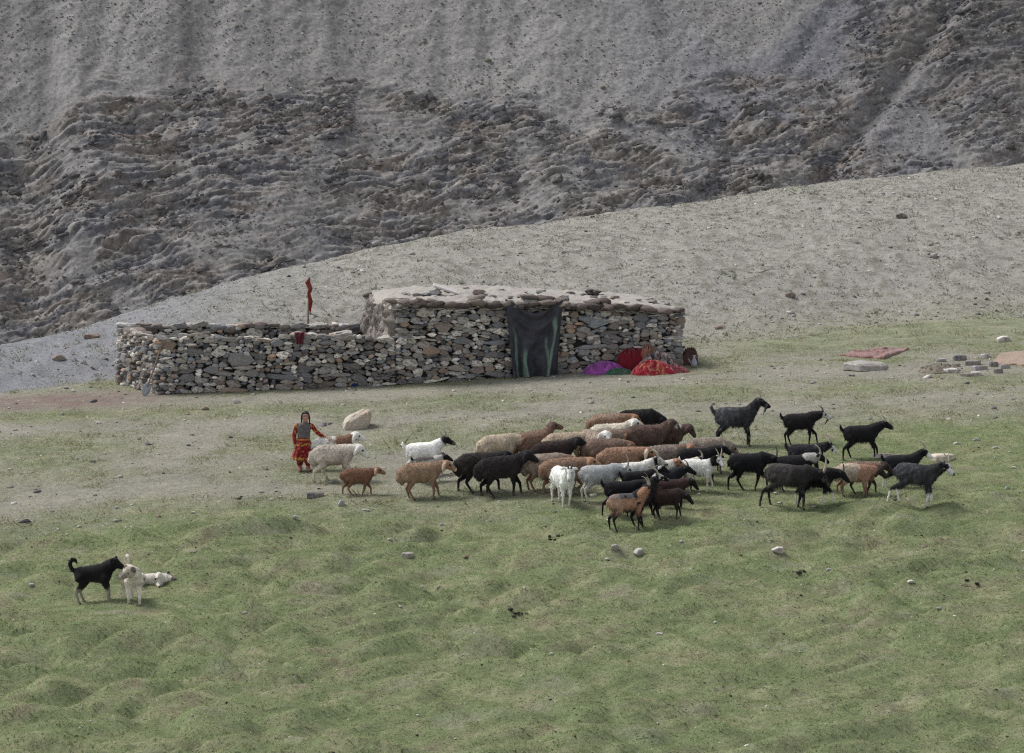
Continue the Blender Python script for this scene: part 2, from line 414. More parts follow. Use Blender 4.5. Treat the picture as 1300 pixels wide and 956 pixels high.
def pack_wall(L, hfun, r, wmean=0.27, hmean=0.115, skip=None):
    """Stones laid one by one in the lowest gap: (u, z, width, height, tilt)."""
    n = int(L/0.02); sky = np.zeros(n); out = []
    top = np.array([hfun((i+0.5)*0.02) for i in range(n)])
    for it in range(5000):
        d = np.where(sky < top-0.03, sky, 99)
        i = int(d.argmin())
        if d[i] > 90: break
        j = i
        w = int(np.clip(r.lognormal(math.log(wmean), 0.55), 0.08, 0.85)/0.02)
        while j < n and j-i < w and sky[j] < sky[i]+0.05: j += 1
        k = i
        while k > 0 and j-k < w and sky[k-1] < sky[i]+0.05: k -= 1
        if (j-k)*0.02 < 0.07:
            sky[k:max(j, k+1)] = sky[k:max(j, k+1)]+0.04; continue
        wd = (j-k)*0.02
        h = float(np.clip(r.lognormal(math.log(hmean), 0.45), 0.045, min(0.26, wd*0.46+0.02)))
        b = float(np.mean(sky[k:j])); tl = (sky[j-1]-sky[k])/max(wd, 0.1)*0.7 + r.normal()*0.09
        if b+h > top[k:j].mean()+0.10: h = max(0.05, top[k:j].mean()+0.05-b)
        u = (k+j)*0.01
        if skip is None or not skip(u, b+h/2): out.append((u, b+h/2, wd, h, tl))
        nt = r.normal()*0.30
        sky[k:j] = np.maximum(sky[k:j], b+h+nt*(np.arange(j-k)*0.02-wd/2))
    return out

REST = {}
def lay_wall(parent, p0, p1, hfun, seed, thick=0.42, depth=0.30, keep=300, wmean=0.27, hmean=0.115, skip=None, cap=True, jut=0.05, z0=-0.08, fill=M_core):
    """One wall as a part: filled core and stones on its outer face (left-hand side of p0->p1 looks away from the stones)."""
    r = np.random.default_rng(seed)
    p0 = np.array(p0[:2], float); p1 = np.array(p1[:2], float)
    L = float(np.hypot(*(p1-p0))); t = (p1-p0)/L; nrm = np.array((t[1], -t[0]))       # outward
    ang = math.atan2(t[1], t[0])
    gzb = lambda u: gz(*(p0+t*u))
    # core
    n = max(4, int(L/0.3)); V = []; F = []
    for i in range(n+1):
        u = 0.14+(L-0.28)*i/n; b = gzb(u)-0.25; tp = gzb(u)+hfun(u)-0.05
        for off, z in ((-0.10, b), (-0.10, tp), (-thick, tp), (-thick, b)):
            q = p0+t*u+nrm*off; V.append((q[0], q[1], z))
    for i in range(n):
        for k in range(4): F.append((i*4+k, i*4+(k+1) % 4, i*4+4+(k+1) % 4, i*4+4+k))
    F += [(3, 2, 1, 0), (n*4, n*4+1, n*4+2, n*4+3)]
    wall = link('wall', mesh_np('wall', V, F, False), fill, parent)
    stones = pack_wall(L, hfun, r, wmean, hmean, skip)
    if cap:                                                               # coping stones right across the top
        u = 0.0
        while u < L:
            w = r.uniform(0.18, 0.5); stones.append((u+w/2, hfun(min(L, u+w/2))+0.0, w, r.uniform(0.06, 0.13), r.normal()*0.12, 'cap')); u += w*r.uniform(0.8, 1.0)
    stones.sort(key=lambda s: -s[2]*s[3])
    mv = []; mf = []; mc = []; nv = 0
    for i, s in enumerate(stones):
        u, z, w, h, tl = s[:5]; iscap = len(s) > 5
        k = int(r.integers(len(STONES))); j = r.uniform(-0.05, jut+.03)
        dp = thick+0.06 if iscap else depth*r.uniform(0.8, 1.1)
        q = p0+t*u+nrm*(j-dp/2)
        if iscap: q = p0+t*u+nrm*(0.05-dp/2+r.normal()*0.03)
        loc = (q[0], q[1], gzb(u)+z)
        yaw = ang+r.normal()*0.10
        M = Matrix.Translation(loc) @ Euler((r.normal()*0.10, -tl, yaw), 'XYZ').to_matrix().to_4x4() @ Matrix.Diagonal((w*1.14, dp, h*1.26, 1))
        c = pick_col(r)
        if i < keep:
            o = link('stone', STONES[k], parent=wall); o.matrix_world = M; o.color = (*c, 1)
        else:
            v, f = STONE_NP[k]; A = np.array(M)
            mv.append(v @ A[:3, :3].T + A[:3, 3]); mf.append(f+nv); nv += len(v); mc.append(np.repeat(c[None], len(v), 0))
    if mv: REST.setdefault(parent.name, []).append((np.concatenate(mv), np.concatenate(mf), np.concatenate(mc)))
    return wall, (p0, t, nrm, L, gzb)


def scatter_rocks(name, pts, sizes, rots, cols, mat, variants=None):
    """Many small stones nobody could count, joined."""
    r = np.random.default_rng(len(pts)); mv = []; mf = []; mc = []; nv = 0
    for p, s_, e, c in zip(pts, sizes, rots, cols):
        src = variants or STONE_NP; v, f = src[int(r.integers(len(src)))]
        R = np.array(Euler(e).to_matrix())
        mv.append((v*s_) @ R.T + p); mf.append(f+nv); nv += len(v); mc.append(np.repeat(np.array(c)[None], len(v), 0))
    return link(name, mesh_np(name, np.concatenate(mv), np.concatenate(mf), False, np.concatenate(mc)), mat, kind='stuff')

def outcrop():
    X, Y, Z, M_, Dm, C = CLIFF
    r = np.random.default_rng(77); n = 0; P = []; Sz = []; Ro = []; Co = []
    ny, nx = X.shape
    slate = np.array(srgb(90, 89, 92)); brown = np.array(srgb(106, 99, 94)); pale = np.array(srgb(146, 141, 135))
    while n < 19000:
        i = int(r.integers(2, ny-2)); j = int(r.integers(2, nx-2))
        rockish = M_[i, j]
        clump = float(noise(X[i, j]*0.22, Z[i, j]*0.4, 88))
        if r.random() > rockish*np.clip(0.35+1.3*clump, 0.06, 1)+0.035: continue
        big = r.random() < 0.05 and rockish > 0.45
        L_ = r.uniform(0.6, 1.4) if big else r.lognormal(math.log(0.25), 0.5)
        if rockish < 0.3: L_ = r.lognormal(math.log(.16), .45)
        dip = -0.27+r.normal()*0.30 if X[i, j] < 25 else -0.45+r.normal()*0.25
        P.append(np.array((X[i, j], Y[i, j]+0.06*L_, Z[i, j]+.04*L_))); Sz.append(np.array((L_, L_*r.uniform(0.5, 0.9), L_*r.uniform(0.2, 0.5))))
        Ro.append((r.normal()*0.25-.1, dip, r.normal()*0.45))
        k = r.random(); c = slate if k < 0.42 else brown if k < 0.9 else pale
        Co.append(0.25*C[i, j]+0.72*c*r.uniform(0.4, 1.15)); n += 1
    scatter_rocks('outcrop_rocks', P, Sz, Ro, Co, M_cliffstone, SHARD_NP)
M_cliffstone = material('cliff_stone', attr='Col', rough=0.95, scale=1.6, amount=0.3, bump=0.2, bscale=9, bdist=0.05, spec=0.08)
outcrop()
def scree_cover():
    """Cushion plants and loose blocks on the debris slopes."""
    X, Y, Z, M_, Dm, C = CLIFF; r = np.random.default_rng(78); P = []; Sz = []; Ro = []; Co = []; ny, nx = X.shape
    while len(P) < 7000:
        i = int(r.integers(2, ny-2)); j = int(r.integers(2, nx-2))
        if r.random() < M_[i, j] or noise(X[i, j]*.15, Z[i, j]*.15, 4) < r.uniform(-.6, .5): continue
        s_ = r.lognormal(math.log(.10), .45); P.append(np.array((X[i, j], Y[i, j], Z[i, j]+.02))); Sz.append(np.array((s_*1.3, s_, s_*.7))); Ro.append((r.normal()*.3, r.normal()*.3, r.uniform(0, 3)))
        k = r.random(); Co.append(np.array(srgb(*((104, 104, 90) if k < .5 else (104, 102, 102) if k < .8 else (156, 152, 146)))))
    scatter_rocks('scree_tufts', P, Sz, Ro, Co, M_cliffstone, SHARD_NP)
scree_cover()

# plan of the buildings (from the photograph's corners on the ground)
FA = on_ground(204, 501)[:2]                 # fold: front left corner
FB = on_ground(150, 487)[:2]                 # fold: back left corner
HA = on_ground(503, 489)[:2]                 # hut: front left corner
HB = on_ground(868, 464)[:2]                 # hut: front right corner
ht = (HB-HA)/np.hypot(*(HB-HA)); hn = np.array((-ht[1], ht[0]))           # into the slope
HC = at_depth(467, 400, HA[1]+3.4)[:2]; HD = HB + hn*3.6
FC = HC + np.array((0.1, -0.2))

hut = link('stone_hut', None, label='low flat-roofed dry-stone hut with a dark curtain hung over its doorway', cat='hut')
hut.location = (*((HA+HB)/2 + hn*2), gz(*((HA+HB)/2+hn*2)))
fold = link('stone_fold', None, label='roofless dry-stone sheepfold adjoining the hut, beside bare brown soil', cat='sheepfold')
fold.location = (*((FA+HA)/2), gz(*((FA+HA)/2)))
bpy.context.view_layer.update()
def keep_world(o, parent):
    o.matrix_parent_inverse = parent.matrix_world.inverted()

LH = float(np.hypot(*(HB-HA))); zA = gz(*HA); zB = gz(*HB)
zTA = at_depth(503, 384, HA[1])[2]; zTB = at_depth(868, 391, HB[1])[2]
def hut_top(u):                                                          # absolute height of the wall top
    f = u/LH; return zTA*(1-f)+zTB*f + 0.10*math.sin(f*math.pi)
def hut_h(u):
    q = HA+ht*u; return hut_top(u)-gz(*q)-0.10
uD0 = (644-503)/(868-503)*LH; uD1 = (704-503)/(868-503)*LH
front, _ = lay_wall(hut, HA, HB, hut_h, 31, keep=270, skip=lambda u, z: uD0+0.22 < u < uD1-0.12 and z < 1.28, cap=False, jut=0.07, wmean=0.31, hmean=0.11)
def side_h(pa, pb, ha, hb):
    Ls = float(np.hypot(*(pb-pa))); return lambda u: ha*(1-u/Ls)+hb*u/Ls
right, _ = lay_wall(hut, HB, HD, side_h(HB, HD, hut_h(LH), hut_top(LH)-gz(*HD)+0.1), 32, keep=30, cap=False)
M_mud = material('mud_and_straw', base=srgb(140, 133, 125), rough=1.0, scale=7, amount=0.4, bump=1.0, bscale=9, bdist=0.12, tint=srgb(108, 99, 92), tscale=3.0, stretch=(1, 1, 0.45))
def mud_wall():
    """Left end of the hut: rough daub, ragged edges."""
    n, m = 60, 44; V = []
    Ls = float(np.hypot(*(HC-HA))); tt = (HC-HA)/Ls; nn = np.array((-tt[1], tt[0]))
    U, W = np.meshgrid(np.linspace(0.05, 1, n), np.linspace(0, 1, m))
    bx = HA[0]+tt[0]*U*Ls; by = HA[1]+tt[1]*U*Ls
    zb = ground(bx, by)-0.2; zt = zTA - 0.02 + 0.10*np.sin(U*9) - 0.05*U
    Z = zb+(zt-zb)*W
    d = 0.06+0.14*fbm(U*14, Z*2.2, 91, 4) + 0.07*noise(U*40, Z*6, 92) + 0.22*(1-W)
    front_ = np.stack([bx+nn[0]*d, by+nn[1]*d, Z], -1).reshape(-1, 3)
    back_ = np.stack([bx-nn[0]*0.4+tt[0]*0, by-nn[1]*0.4, Z], -1).reshape(-1, 3)
    F = grid_faces(n, m); F2 = F[:, ::-1]+n*m
    bord = list(range(n)) + [n*(k+1)-1 for k in range(1, m)] + [n*m-2-k for k in range(n-1)] + [n*(m-1-k) for k in range(1, m-1)]
    S_ = np.array([(bord[i], bord[i]+n*m, bord[(i+1) % len(bord)]+n*m, bord[(i+1) % len(bord)]) for i in range(len(bord))])
    link('wall', mesh_np('wall', np.concatenate([front_, back_]), np.concatenate([F, F2, S_]), True), M_mud, hut)
mud_wall()
def back_wall():
    V = []
    for p in (HC, HD):
        for off in (0, 0.4):
            q = p-hn*off; V += [(q[0], q[1], gz(*q)-0.3), (q[0], q[1], zTA-0.03 if p is HC else zTB-0.03)]
    F = [(0, 1, 5, 4), (2, 6, 7, 3), (1, 3, 7, 5), (0, 2, 3, 1), (4, 5, 7, 6), (0, 4, 6, 2)]
    link('wall', mesh_np('wall', V, F, False), M_core, hut)
back_wall()

def roof():
    n, m = 110, 46
    U, W = np.meshgrid(np.linspace(-0.015, 1.012, n), np.linspace(0, 1, m))
    A = HA[None, None]+(HB-HA)*U[..., None]; B = HC[None, None]+(HD-HC)*U[..., None]
    A = A-hn*0.07; P = A+(B-A)*W[..., None]
    zf = zTA*(1-U)+zTB*U+0.10*np.sin(np.clip(U, 0, 1)*math.pi)
    dome = np.sin(np.clip(W, 0, 1)*math.pi*0.62)*(0.20+0.04*np.sin(U*7)) * (0.25+0.75*np.sin(np.clip(U, 0.001, 0.999)*math.pi)**0.35)
    rag = 0.04*fbm(U*16, W*7, 95, 4)+0.03*noise(U*60, W*25, 96)
    Z = zf+dome+rag-0.02
    edge = np.minimum(np.minimum(W, 1-W)*4, np.minimum(U+0.015, 1.012-U)*8)
    Z = Z-0.16*sstep(0.16, 0, edge)
    jag = 0.10*fbm(U*30, W*9, 97, 3)
    X = P[..., 0]-hn[0]*jag*(W < 0.2); Y = P[..., 1]-hn[1]*jag*(W < 0.2)
    top = np.stack([X, Y, Z], -1).reshape(-1, 3); bot = np.stack([X, Y, zf-0.16+0*Z], -1).reshape(-1, 3)
    F = grid_faces(n, m); F2 = F[:, ::-1]+n*m
    bord = list(range(n)) + [n*(k+1)-1 for k in range(1, m)] + [n*m-2-k for k in range(n-1)] + [n*(m-1-k) for k in range(1, m-1)]
    S_ = np.array([(bord[i], bord[i]+n*m, bord[(i+1) % len(bord)]+n*m, bord[(i+1) % len(bord)]) for i in range(len(bord))])
    return link('roof', mesh_np('roof', np.concatenate([top, bot]), np.concatenate([F, F2, S_]), True), M_earth, hut)
roof_o = roof()
def roof_z(u, w):
    zf = zTA*(1-u)+zTB*u+0.10*math.sin(min(max(u, 0), 1)*math.pi)
    return zf + math.sin(w*math.pi*0.62)*(0.20+0.04*math.sin(u*7))*(0.25+0.75*math.sin(min(max(u, .001), .999)*math.pi)**0.35)
def roof_xy(u, w):
    a = HA+(HB-HA)*u-hn*0.07; b = HC+(HD-HC)*u; return a+(b-a)*w

def clod_mesh(r):
    bm = bmesh.new(); bmesh.ops.create_icosphere(bm, subdivisions=2, radius=0.5)
    s = r.integers(1000)
    for v in bm.verts:
        c = np.array(v.co); k = 1+0.45*float(noise(c[0]*3+s, c[1]*3+c[2]*2.2, 5)); v.co = Vector(c*k)
    me = bpy.data.meshes.new('sod'); bm.to_mesh(me); bm.free()
    me.polygons.foreach_set('use_smooth', np.ones(len(me.polygons), bool)); me.materials.append(M_sod); return me
CLODS = [clod_mesh(SR) for i in range(8)]
SOD_C = [srgb(98, 88, 83), srgb(110, 100, 94), srgb(84, 76, 72), srgb(128, 119, 110)]
r = np.random.default_rng(5)
u = 0.13
while u < 1.0:                                                           # turf sods weighting the eave
    w = r.uniform(0.22, 0.46)
    for row in range(2 if r.random() < 0.55 and u < 0.75 else 1):
        q = roof_xy(u+r.normal()*0.004, 0.0)-hn*r.uniform(0.0, 0.08) + hn*0.16*row
        z = roof_z(min(u, 1), 0)-0.08+0.12*row+r.normal()*0.025
        o = link('sod', CLODS[r.integers(8)], parent=roof_o)
        o.matrix_world = Matrix.Translation((q[0], q[1], z)) @ Euler((r.normal()*0.2, r.normal()*0.15, math.atan2(ht[1], ht[0])+r.normal()*0.2)).to_matrix().to_4x4() @ Matrix.Diagonal((w*1.15, r.uniform(0.25, 0.34), r.uniform(0.12, 0.19), 1))
        o.color = (*(np.array(SOD_C[r.integers(4)])*r.uniform(0.85, 1.15)), 1)
    u += w/LH*0.92
for k in range(14):                                                      # straw-brown sods at the left corner
    u = r.uniform(-0.01, 0.12); q = roof_xy(u, r.uniform(0, 0.9) if u < 0.02 else 0.0)
    o = link('sod', CLODS[r.integers(8)], parent=roof_o)
    o.matrix_world = Matrix.Translation((q[0], q[1], zTA+r.uniform(-0.06, 0.03))) @ Euler((0, r.normal()*0.2, r.uniform(0, 3))).to_matrix().to_4x4() @ Matrix.Diagonal((0.34, 0.26, 0.13, 1))
    o.color = (*srgb(116, 106, 98), 1)

for k in range(34):                                                      # stones and crumbs lying on the roof
    u = r.uniform(.02, .98); w_ = r.uniform(.03, .6); q = roof_xy(u, w_); s_ = r.uniform(.07, .2)
    o = link('stone', STONES[int(r.integers(len(STONES)))], parent=roof_o); o.matrix_world = Matrix.Translation((q[0], q[1], roof_z(u, w_)+.01)) @ Euler((0, 0, r.uniform(0, 3))).to_matrix().to_4x4() @ Matrix.Diagonal((s_*1.4, s_, s_*.5, 1)); o.color = (*(pick_col(r)*.9), 1)
# the fold
zfl = gz(*FA); FH = at_depth(204, 431, FA[1])[2]-zfl
zfr = at_depth(503, 428, HA[1])[2]-gz(*HA)
LF = float(np.hypot(*(HA-FA)))
fold_h = lambda u: FH*(1-u/LF)+zfr*u/LF + 0.05*math.sin(u*2.1)-0.03*math.sin(u*5.3)
fw, _ = lay_wall(fold, FA, HA, fold_h, 41, keep=170, jut=0.08, wmean=0.25, hmean=0.11)
LS = float(np.hypot(*(FB-FA)))
lw, _ = lay_wall(fold, FB, FA, lambda u: FH-0.02+0.03*math.sin(u*3), 42, keep=80, jut=0.10, wmean=0.20, hmean=0.10)
zbk = at_depth(150, 414, FB[1])[2]-gz(*FB)
FD = FC; LB = float(np.hypot(*(FD-FB)))
bh = lambda u: (at_depth(150, 414, FB[1])[2]*(1-u/LB) + at_depth(462, 415, FD[1])[2]*(u/LB)) - gz(*(FB+(FD-FB)*u/LB)) + 0.02*math.sin(u*4)
bw, _ = lay_wall(fold, FB, FD, bh, 43, keep=50, jut=0.05, wmean=0.25, hmean=0.11)
# daubed capping of the back wall
r = np.random.default_rng(9)
tb = (FD-FB)/LB; nb = np.array((tb[1], -tb[0]))
V = []; n = 60
for i in range(n+1):
    u_ = LB*i/n; z = gz(*(FB+tb*u_))+bh(u_)
    for off, dz in ((0.02, -0.03), (-0.02, 0.025), (-0.38, 0.035), (-0.45, -0.03)):
        q = FB+tb*u_+nb*(off+r.normal()*0.02); V.append((q[0], q[1], z+dz+r.normal()*0.012))
F = [(i*4+k, i*4+(k+1) % 4, i*4+4+(k+1) % 4, i*4+4+k) for i in range(n) for k in range(4)] + [(3, 2, 1, 0), (n*4, n*4+1, n*4+2, n*4+3)]
link('coping', mesh_np('coping', V, F, True), M_earth, bw)
for root in (hut, fold):                                                 # the small stones between the large ones
    n = 0; fs = []
    for v, f, c in REST[root.name]: fs.append(f+n); n += len(v)
    me = mesh_np('small_stones', np.concatenate([a[0] for a in REST[root.name]]), np.concatenate(fs), False, np.concatenate([a[2] for a in REST[root.name]]))
    link('small_stones', me, M_stone_mass, root, kind='stuff')
for root in (hut, fold):                                                 # pieces were placed in world space
    inv = Matrix.Translation(-root.location)
    for ch in root.children:
        ch.matrix_parent_inverse = inv
# ------------------------------------------------------------------ animals: one continuous skinned surface each
M_coat = material('animal_coat', attr='Col', rough=0.85, scale=26, amount=0.30, bump=0.6, bscale=60, bdist=0.015, spec=0.10, sheen=0.03)
M_hair = material('animal_hair', attr='Col', rough=0.8, scale=40, amount=0.25, bump=0, spec=0.10, sheen=0.03)
M_horn = material('horn', base=srgb(150, 140, 124), rough=0.55, scale=30, amount=0.25, bump=0.5, bscale=50, bdist=0.01, stretch=(1, 1, 1))
M_horn_dark = material('dark_horn', base=srgb(84, 78, 72), rough=0.55, scale=30, amount=0.25, bump=0.5, bscale=50, bdist=0.01)

def loft(rings, V, F, sides=12):
    """rings: (centre, axis_u, axis_v) with half-width and half-height vectors; closed at both ends."""
    b0 = len(V); n = len(rings)
    for c, a, b in rings:
        for k in range(sides):
            t = 2*math.pi*k/sides; V.append(c+a*math.cos(t)+b*math.sin(t))
    for i in range(n-1):
        for k in range(sides):
            k2 = (k+1) % sides
            F.append((b0+i*sides+k, b0+i*sides+k2, b0+(i+1)*sides+k2, b0+(i+1)*sides+k))
    F.append(tuple(b0+k for k in range(sides))[::-1]); F.append(tuple(b0+(n-1)*sides+k for k in range(sides)))

def tube(pts, radii, V, F, sides=10, flat=None):
    """Tapered limb through points; flat = (axis, factor) squeezes the section."""
    pts = [np.array(p, float) for p in pts]; R = []
    n = len(pts)
    def frame(d):
        d = d/np.linalg.norm(d); h = np.array((0, 1.0, 0)) if abs(d[1]) < 0.9 else np.array((1.0, 0, 0))
        u = np.cross(h, d); u /= np.linalg.norm(u); v = np.cross(d, u); return u, v
    for i in range(n):
        d = pts[min(i+1, n-1)]-pts[max(i-1, 0)]; u, v = frame(d); r = radii[i]
        if i == 0:
            dd = d/np.linalg.norm(d); R.append((pts[0]-dd*r*0.7, u*r*0.45, v*r*0.45)); 
        R.append((pts[i], u*r, v*r))
        if i == n-1:
            dd = d/np.linalg.norm(d); R.append((pts[i]+dd*r*0.7, u*r*0.45, v*r*0.45))
    if flat is not None:
        ax = np.array(flat[0], float)
        R = [(c, a-ax*np.dot(a, ax)*(1-flat[1]), b-ax*np.dot(b, ax)*(1-flat[1])) for c, a, b in R]
    loft(R, V, F, sides)

def seg_dist(P, chain, radii):
    """Distance of points to a tapered chain, minus its radius; also the parameter along it (0..1)."""
    best = np.full(len(P), 9.0); par = np.zeros(len(P)); n = len(chain)-1
    for i in range(n):
        a = np.array(chain[i], float); b = np.array(chain[i+1], float); ab = b-a
        t = np.clip(((P-a) @ ab)/max(ab @ ab, 1e-9), 0, 1)
        d = np.linalg.norm(P-a-t[:, None]*ab, axis=1)-(radii[i]*(1-t)+radii[i+1]*t)
        nb = d < best; best = np.where(nb, d, best); par = np.where(nb, (i+t)/n, par)
    return best, par

def remesh(name, V, F, voxel, smooth=3):
    me = bpy.data.meshes.new('raw'); me.from_pydata([tuple(v) for v in V], [], F)
    bm = bmesh.new(); bm.from_mesh(me); bmesh.ops.recalc_face_normals(bm, faces=bm.faces); bm.to_mesh(me); bm.free()
    o = bpy.data.objects.new('raw', me); COL.objects.link(o)
    md = o.modifiers.new('r', 'REMESH'); md.mode = 'VOXEL'; md.voxel_size = voxel
    ms = o.modifiers.new('s', 'SMOOTH'); ms.factor = 0.5; ms.iterations = smooth
    dg = bpy.context.evaluated_depsgraph_get()
    out = bpy.data.meshes.new_from_object(o.evaluated_get(dg)); out.name = name
    bpy.data.objects.remove(o); bpy.data.meshes.remove(me)
    out.polygons.foreach_set('use_smooth', np.ones(len(out.polygons), bool))
    return out

def verts_np(me):
    v = np.empty(len(me.vertices)*3); me.vertices.foreach_get('co', v); v = v.reshape(-1, 3)
    n = np.empty(len(me.vertices)*3); me.vertex_normals.foreach_get('vector', n); return v, n.reshape(-1, 3)

SPEC = {   # torso rings: x, centre height, half width, half height
 'sheep': dict(torso=[(-.45, .50, .05, .06), (-.42, .51, .13, .15), (-.32, .53, .17, .185), (-.12, .525, .19, .20), (.08, .525, .185, .20), (.24, .54, .16, .19), (.34, .55, .12, .15), (.39, .56, .05, .06)],
      hip=(-.29, .105, .46), sho=(.24, .10, .46), neck0=(.28, .60), neckL=.235, nr=(.14, .112, .088), head=(.084, .088, .070, .052, .042), headL=.255, ear=.20, lr=1.0),
 'goat': dict(torso=[(-.42, .56, .04, .05), (-.39, .56, .10, .12), (-.30, .56, .135, .155), (-.12, .545, .155, .175), (.08, .54, .15, .175), (.24, .56, .125, .165), (.33, .58, .09, .12), (.37, .59, .04, .05)],
      hip=(-.28, .085, .52), sho=(.23, .08, .50), neck0=(.27, .63), neckL=.235, nr=(.13, .102, .08), head=(.072, .076, .060, .046, .037), headL=.25, ear=.16, lr=.9),
 'dog': dict(torso=[(-.40, .50, .04, .05), (-.37, .50, .10, .11), (-.28, .50, .125, .135), (-.10, .50, .125, .135), (.08, .49, .135, .16), (.22, .49, .135, .17), (.31, .51, .10, .13), (.36, .52, .04, .05)],
      hip=(-.29, .085, .46), sho=(.23, .09, .44), neck0=(.26, .57), neckL=.17, nr=(.13, .115, .10), head=(.095, .10, .066, .05, .04), headL=.225, ear=.09, lr=1.05),
}
def rotz(p, c, a):
    x, y = p[0]-c[0], p[1]-c[1]; return np.array((c[0]+x*math.cos(a)-y*math.sin(a), c[1]+x*math.sin(a)+y*math.cos(a), p[2]))

def make_animal(name, kind, sp, pose, paint, seed, hornspec=None, hairy=1.0, woolly=0.0, voxel=0.0205):
    """Returns body mesh, coat mesh and horn meshes, in metres, facing +x, feet at z = 0."""
    S = SPEC[kind]; V = []; F = []; ch = {}
    fat = pose.get('fat', 1.0)
    rings = [(np.array((x, 0, z)), np.array((0, w*fat, 0)), np.array((0, 0, h*(0.5+0.5*fat)))) for x, z, w, h in S['torso']]
    sag = pose.get('arch', 0.0)
    rings = [(c+np.array((0, pose.get('bend', 0.0)*(c[0]**2), sag*math.cos(c[0]*3.5))), a, b) for c, a, b in rings]
    loft(rings, V, F, 16)
    ch['torso'] = ([r_[0] for r_ in rings[1:-1]], [0.5*(np.linalg.norm(r_[1])+np.linalg.norm(r_[2])) for r_ in rings[1:-1]])
    lr = S['lr']
    sw = pose.get('legs', (0.25, -0.2, -0.25, 0.3))       # swing of near-hind, far-hind, near-fore, far-fore (near = right side)
    for i, (hx, s) in enumerate((('h', -1), ('h', 1), ('f', -1), ('f', 1))):
        a = sw[i]
        if hx == 'h':
            x0, yo, z0 = S['hip']; L = [(0, 0, 0), (.08, .01, -.10*z0/.46), (-.085, 0, -.245*z0/.46), (-.045, 0, -.40*z0/.46), (-.02, 0, -z0+.012)]; R = [.105*fat, .078, .036, .026, .030]
        else:
            x0, yo, z0 = S['sho']; L = [(0, 0, 0), (-.03, 0, -.12*z0/.46), (.01, 0, -.26*z0/.46), (0, 0, -.405*z0/.46), (.02, 0, -z0+.012)]; R = [.09, .058, .034, .026, .030]
        pts = []
        for k, (lx, ly, lz) in enumerate(L):
            aa = a*(0.5 if k <= 1 else 1.0)
            if abs(a) > 0.28 and a > 0 and hx == 'f' and k >= 3: aa = a*0.75
            pts.append(np.array((x0+lx*math.cos(aa)-lz*math.sin(aa), s*(yo+ly*0.0), z0+lx*math.sin(aa)*0.4+lz*math.cos(aa))))
        k = (z0-0.012)/(z0-pts[-1][2])                       # bring the hoof back to the ground
        pts = [np.array((p[0], p[1]*(1 if j == 0 else 0.95), z0-(z0-p[2])*k)) for j, p in enumerate(pts)]
        R = [q*lr for q in R]
        tube(pts, R, V, F, 8); ch['leg%d' % i] = (pts, R)
    # neck and head
    bp = math.radians(pose.get('neck', 25)-(8 if kind == 'goat' else 0)); hp = math.radians(pose.get('head', -25)); yaw = math.radians(pose.get('yaw', 0)); hyaw = math.radians(pose.get('hyaw', 0))
    nx, nz = S['neck0']; nx += pose.get('bend', 0)*0
    c0 = np.array((nx, pose.get('bend', 0.0)*nx*nx, nz + sag*0.5)); NL = S['neckL']*pose.get('nl', 1.0)
    p1 = c0+np.array((math.cos(bp), 0, math.sin(bp)))*NL*0.55; p2 = c0+np.array((math.cos(bp), 0, math.sin(bp)))*NL + np.array((0.0, 0, 0.01))
    p1 = rotz(p1, c0, yaw*0.6); p2 = rotz(p2, c0, yaw)
    npts = [c0-np.array((.06, 0, .07)), c0, p1, p2]; nrr = [S['nr'][0]*1.05, S['nr'][0], S['nr'][1], S['nr'][2]]
    tube(npts, nrr, V, F, 12); ch['neck'] = (npts, nrr)
    ya = yaw+hyaw; d = np.array((math.cos(hp)*math.cos(ya), math.cos(hp)*math.sin(ya), math.sin(hp)))
    side = np.array((-math.sin(ya), math.cos(ya), 0)); upv = np.cross(d, side); HL = S['headL']*pose.get('hl', 1.0)
    hpts = [p2-d*0.03, p2+d*HL*.18+upv*.01, p2+d*HL*.5, p2+d*HL*.85-upv*.008, p2+d*HL-upv*.012]
    hr = [q for q in S['head']]
    loft([(hpts[0]-d*hr[0]*.6, side*hr[0]*.5, upv*hr[0]*.5)]+[(p, side*r_*(.88 if i < 3 else .8), upv*r_) for i, (p, r_) in enumerate(zip(hpts, hr))]+[(hpts[-1]+d*.02, side*hr[-1]*.5, upv*hr[-1]*.5)], V, F, 12)
    ch['head'] = (hpts, hr)
    droop = pose.get('ears', 'droop' if kind == 'sheep' else 'side'); EL = S['ear']; earch = []
    for s in (-1, 1):
        e0 = hpts[0]+d*.015+side*s*hr[0]*.75+upv*.035
        if droop == 'droop': pts = [e0, e0+side*s*.045-upv*.02, e0+side*s*.06-upv*EL*.55+d*.02, e0+side*s*.055-upv*EL+d*.03]
        elif droop == 'side': pts = [e0, e0+side*s*EL*.45-upv*.01-d*.01, e0+side*s*EL*.9-upv*.05]
        else: pts = [e0+upv*.03, e0+side*s*.04+upv*.045, e0+side*s*.065-upv*.005, e0+side*s*.06-upv*.05]
        rr = [.028, .04, .038, .02][:len(pts)] if len(pts) == 4 else [.026, .036, .014]
        tube(pts, rr, V, F, 8); earch.append((pts, rr))
    ch['ear0'], ch['ear1'] = earch
    if pose.get('beard'):
        b0 = hpts[3]-upv*hr[3]*.8-d*.02; bp_ = [b0+upv*.02, b0-upv*.05-d*.01, b0-upv*.12-d*.02]; tube(bp_, [.024, .022, .008], V, F, 8); ch['beard'] = (bp_, [.024, .022, .008])
    tx = S['torso'][0][0]; tz = S['torso'][1][1]+S['torso'][1][3]*.55; ty = pose.get('bend', 0.0)*tx*tx
    T = pose.get('tail', 'fat' if kind == 'sheep' else 'up')
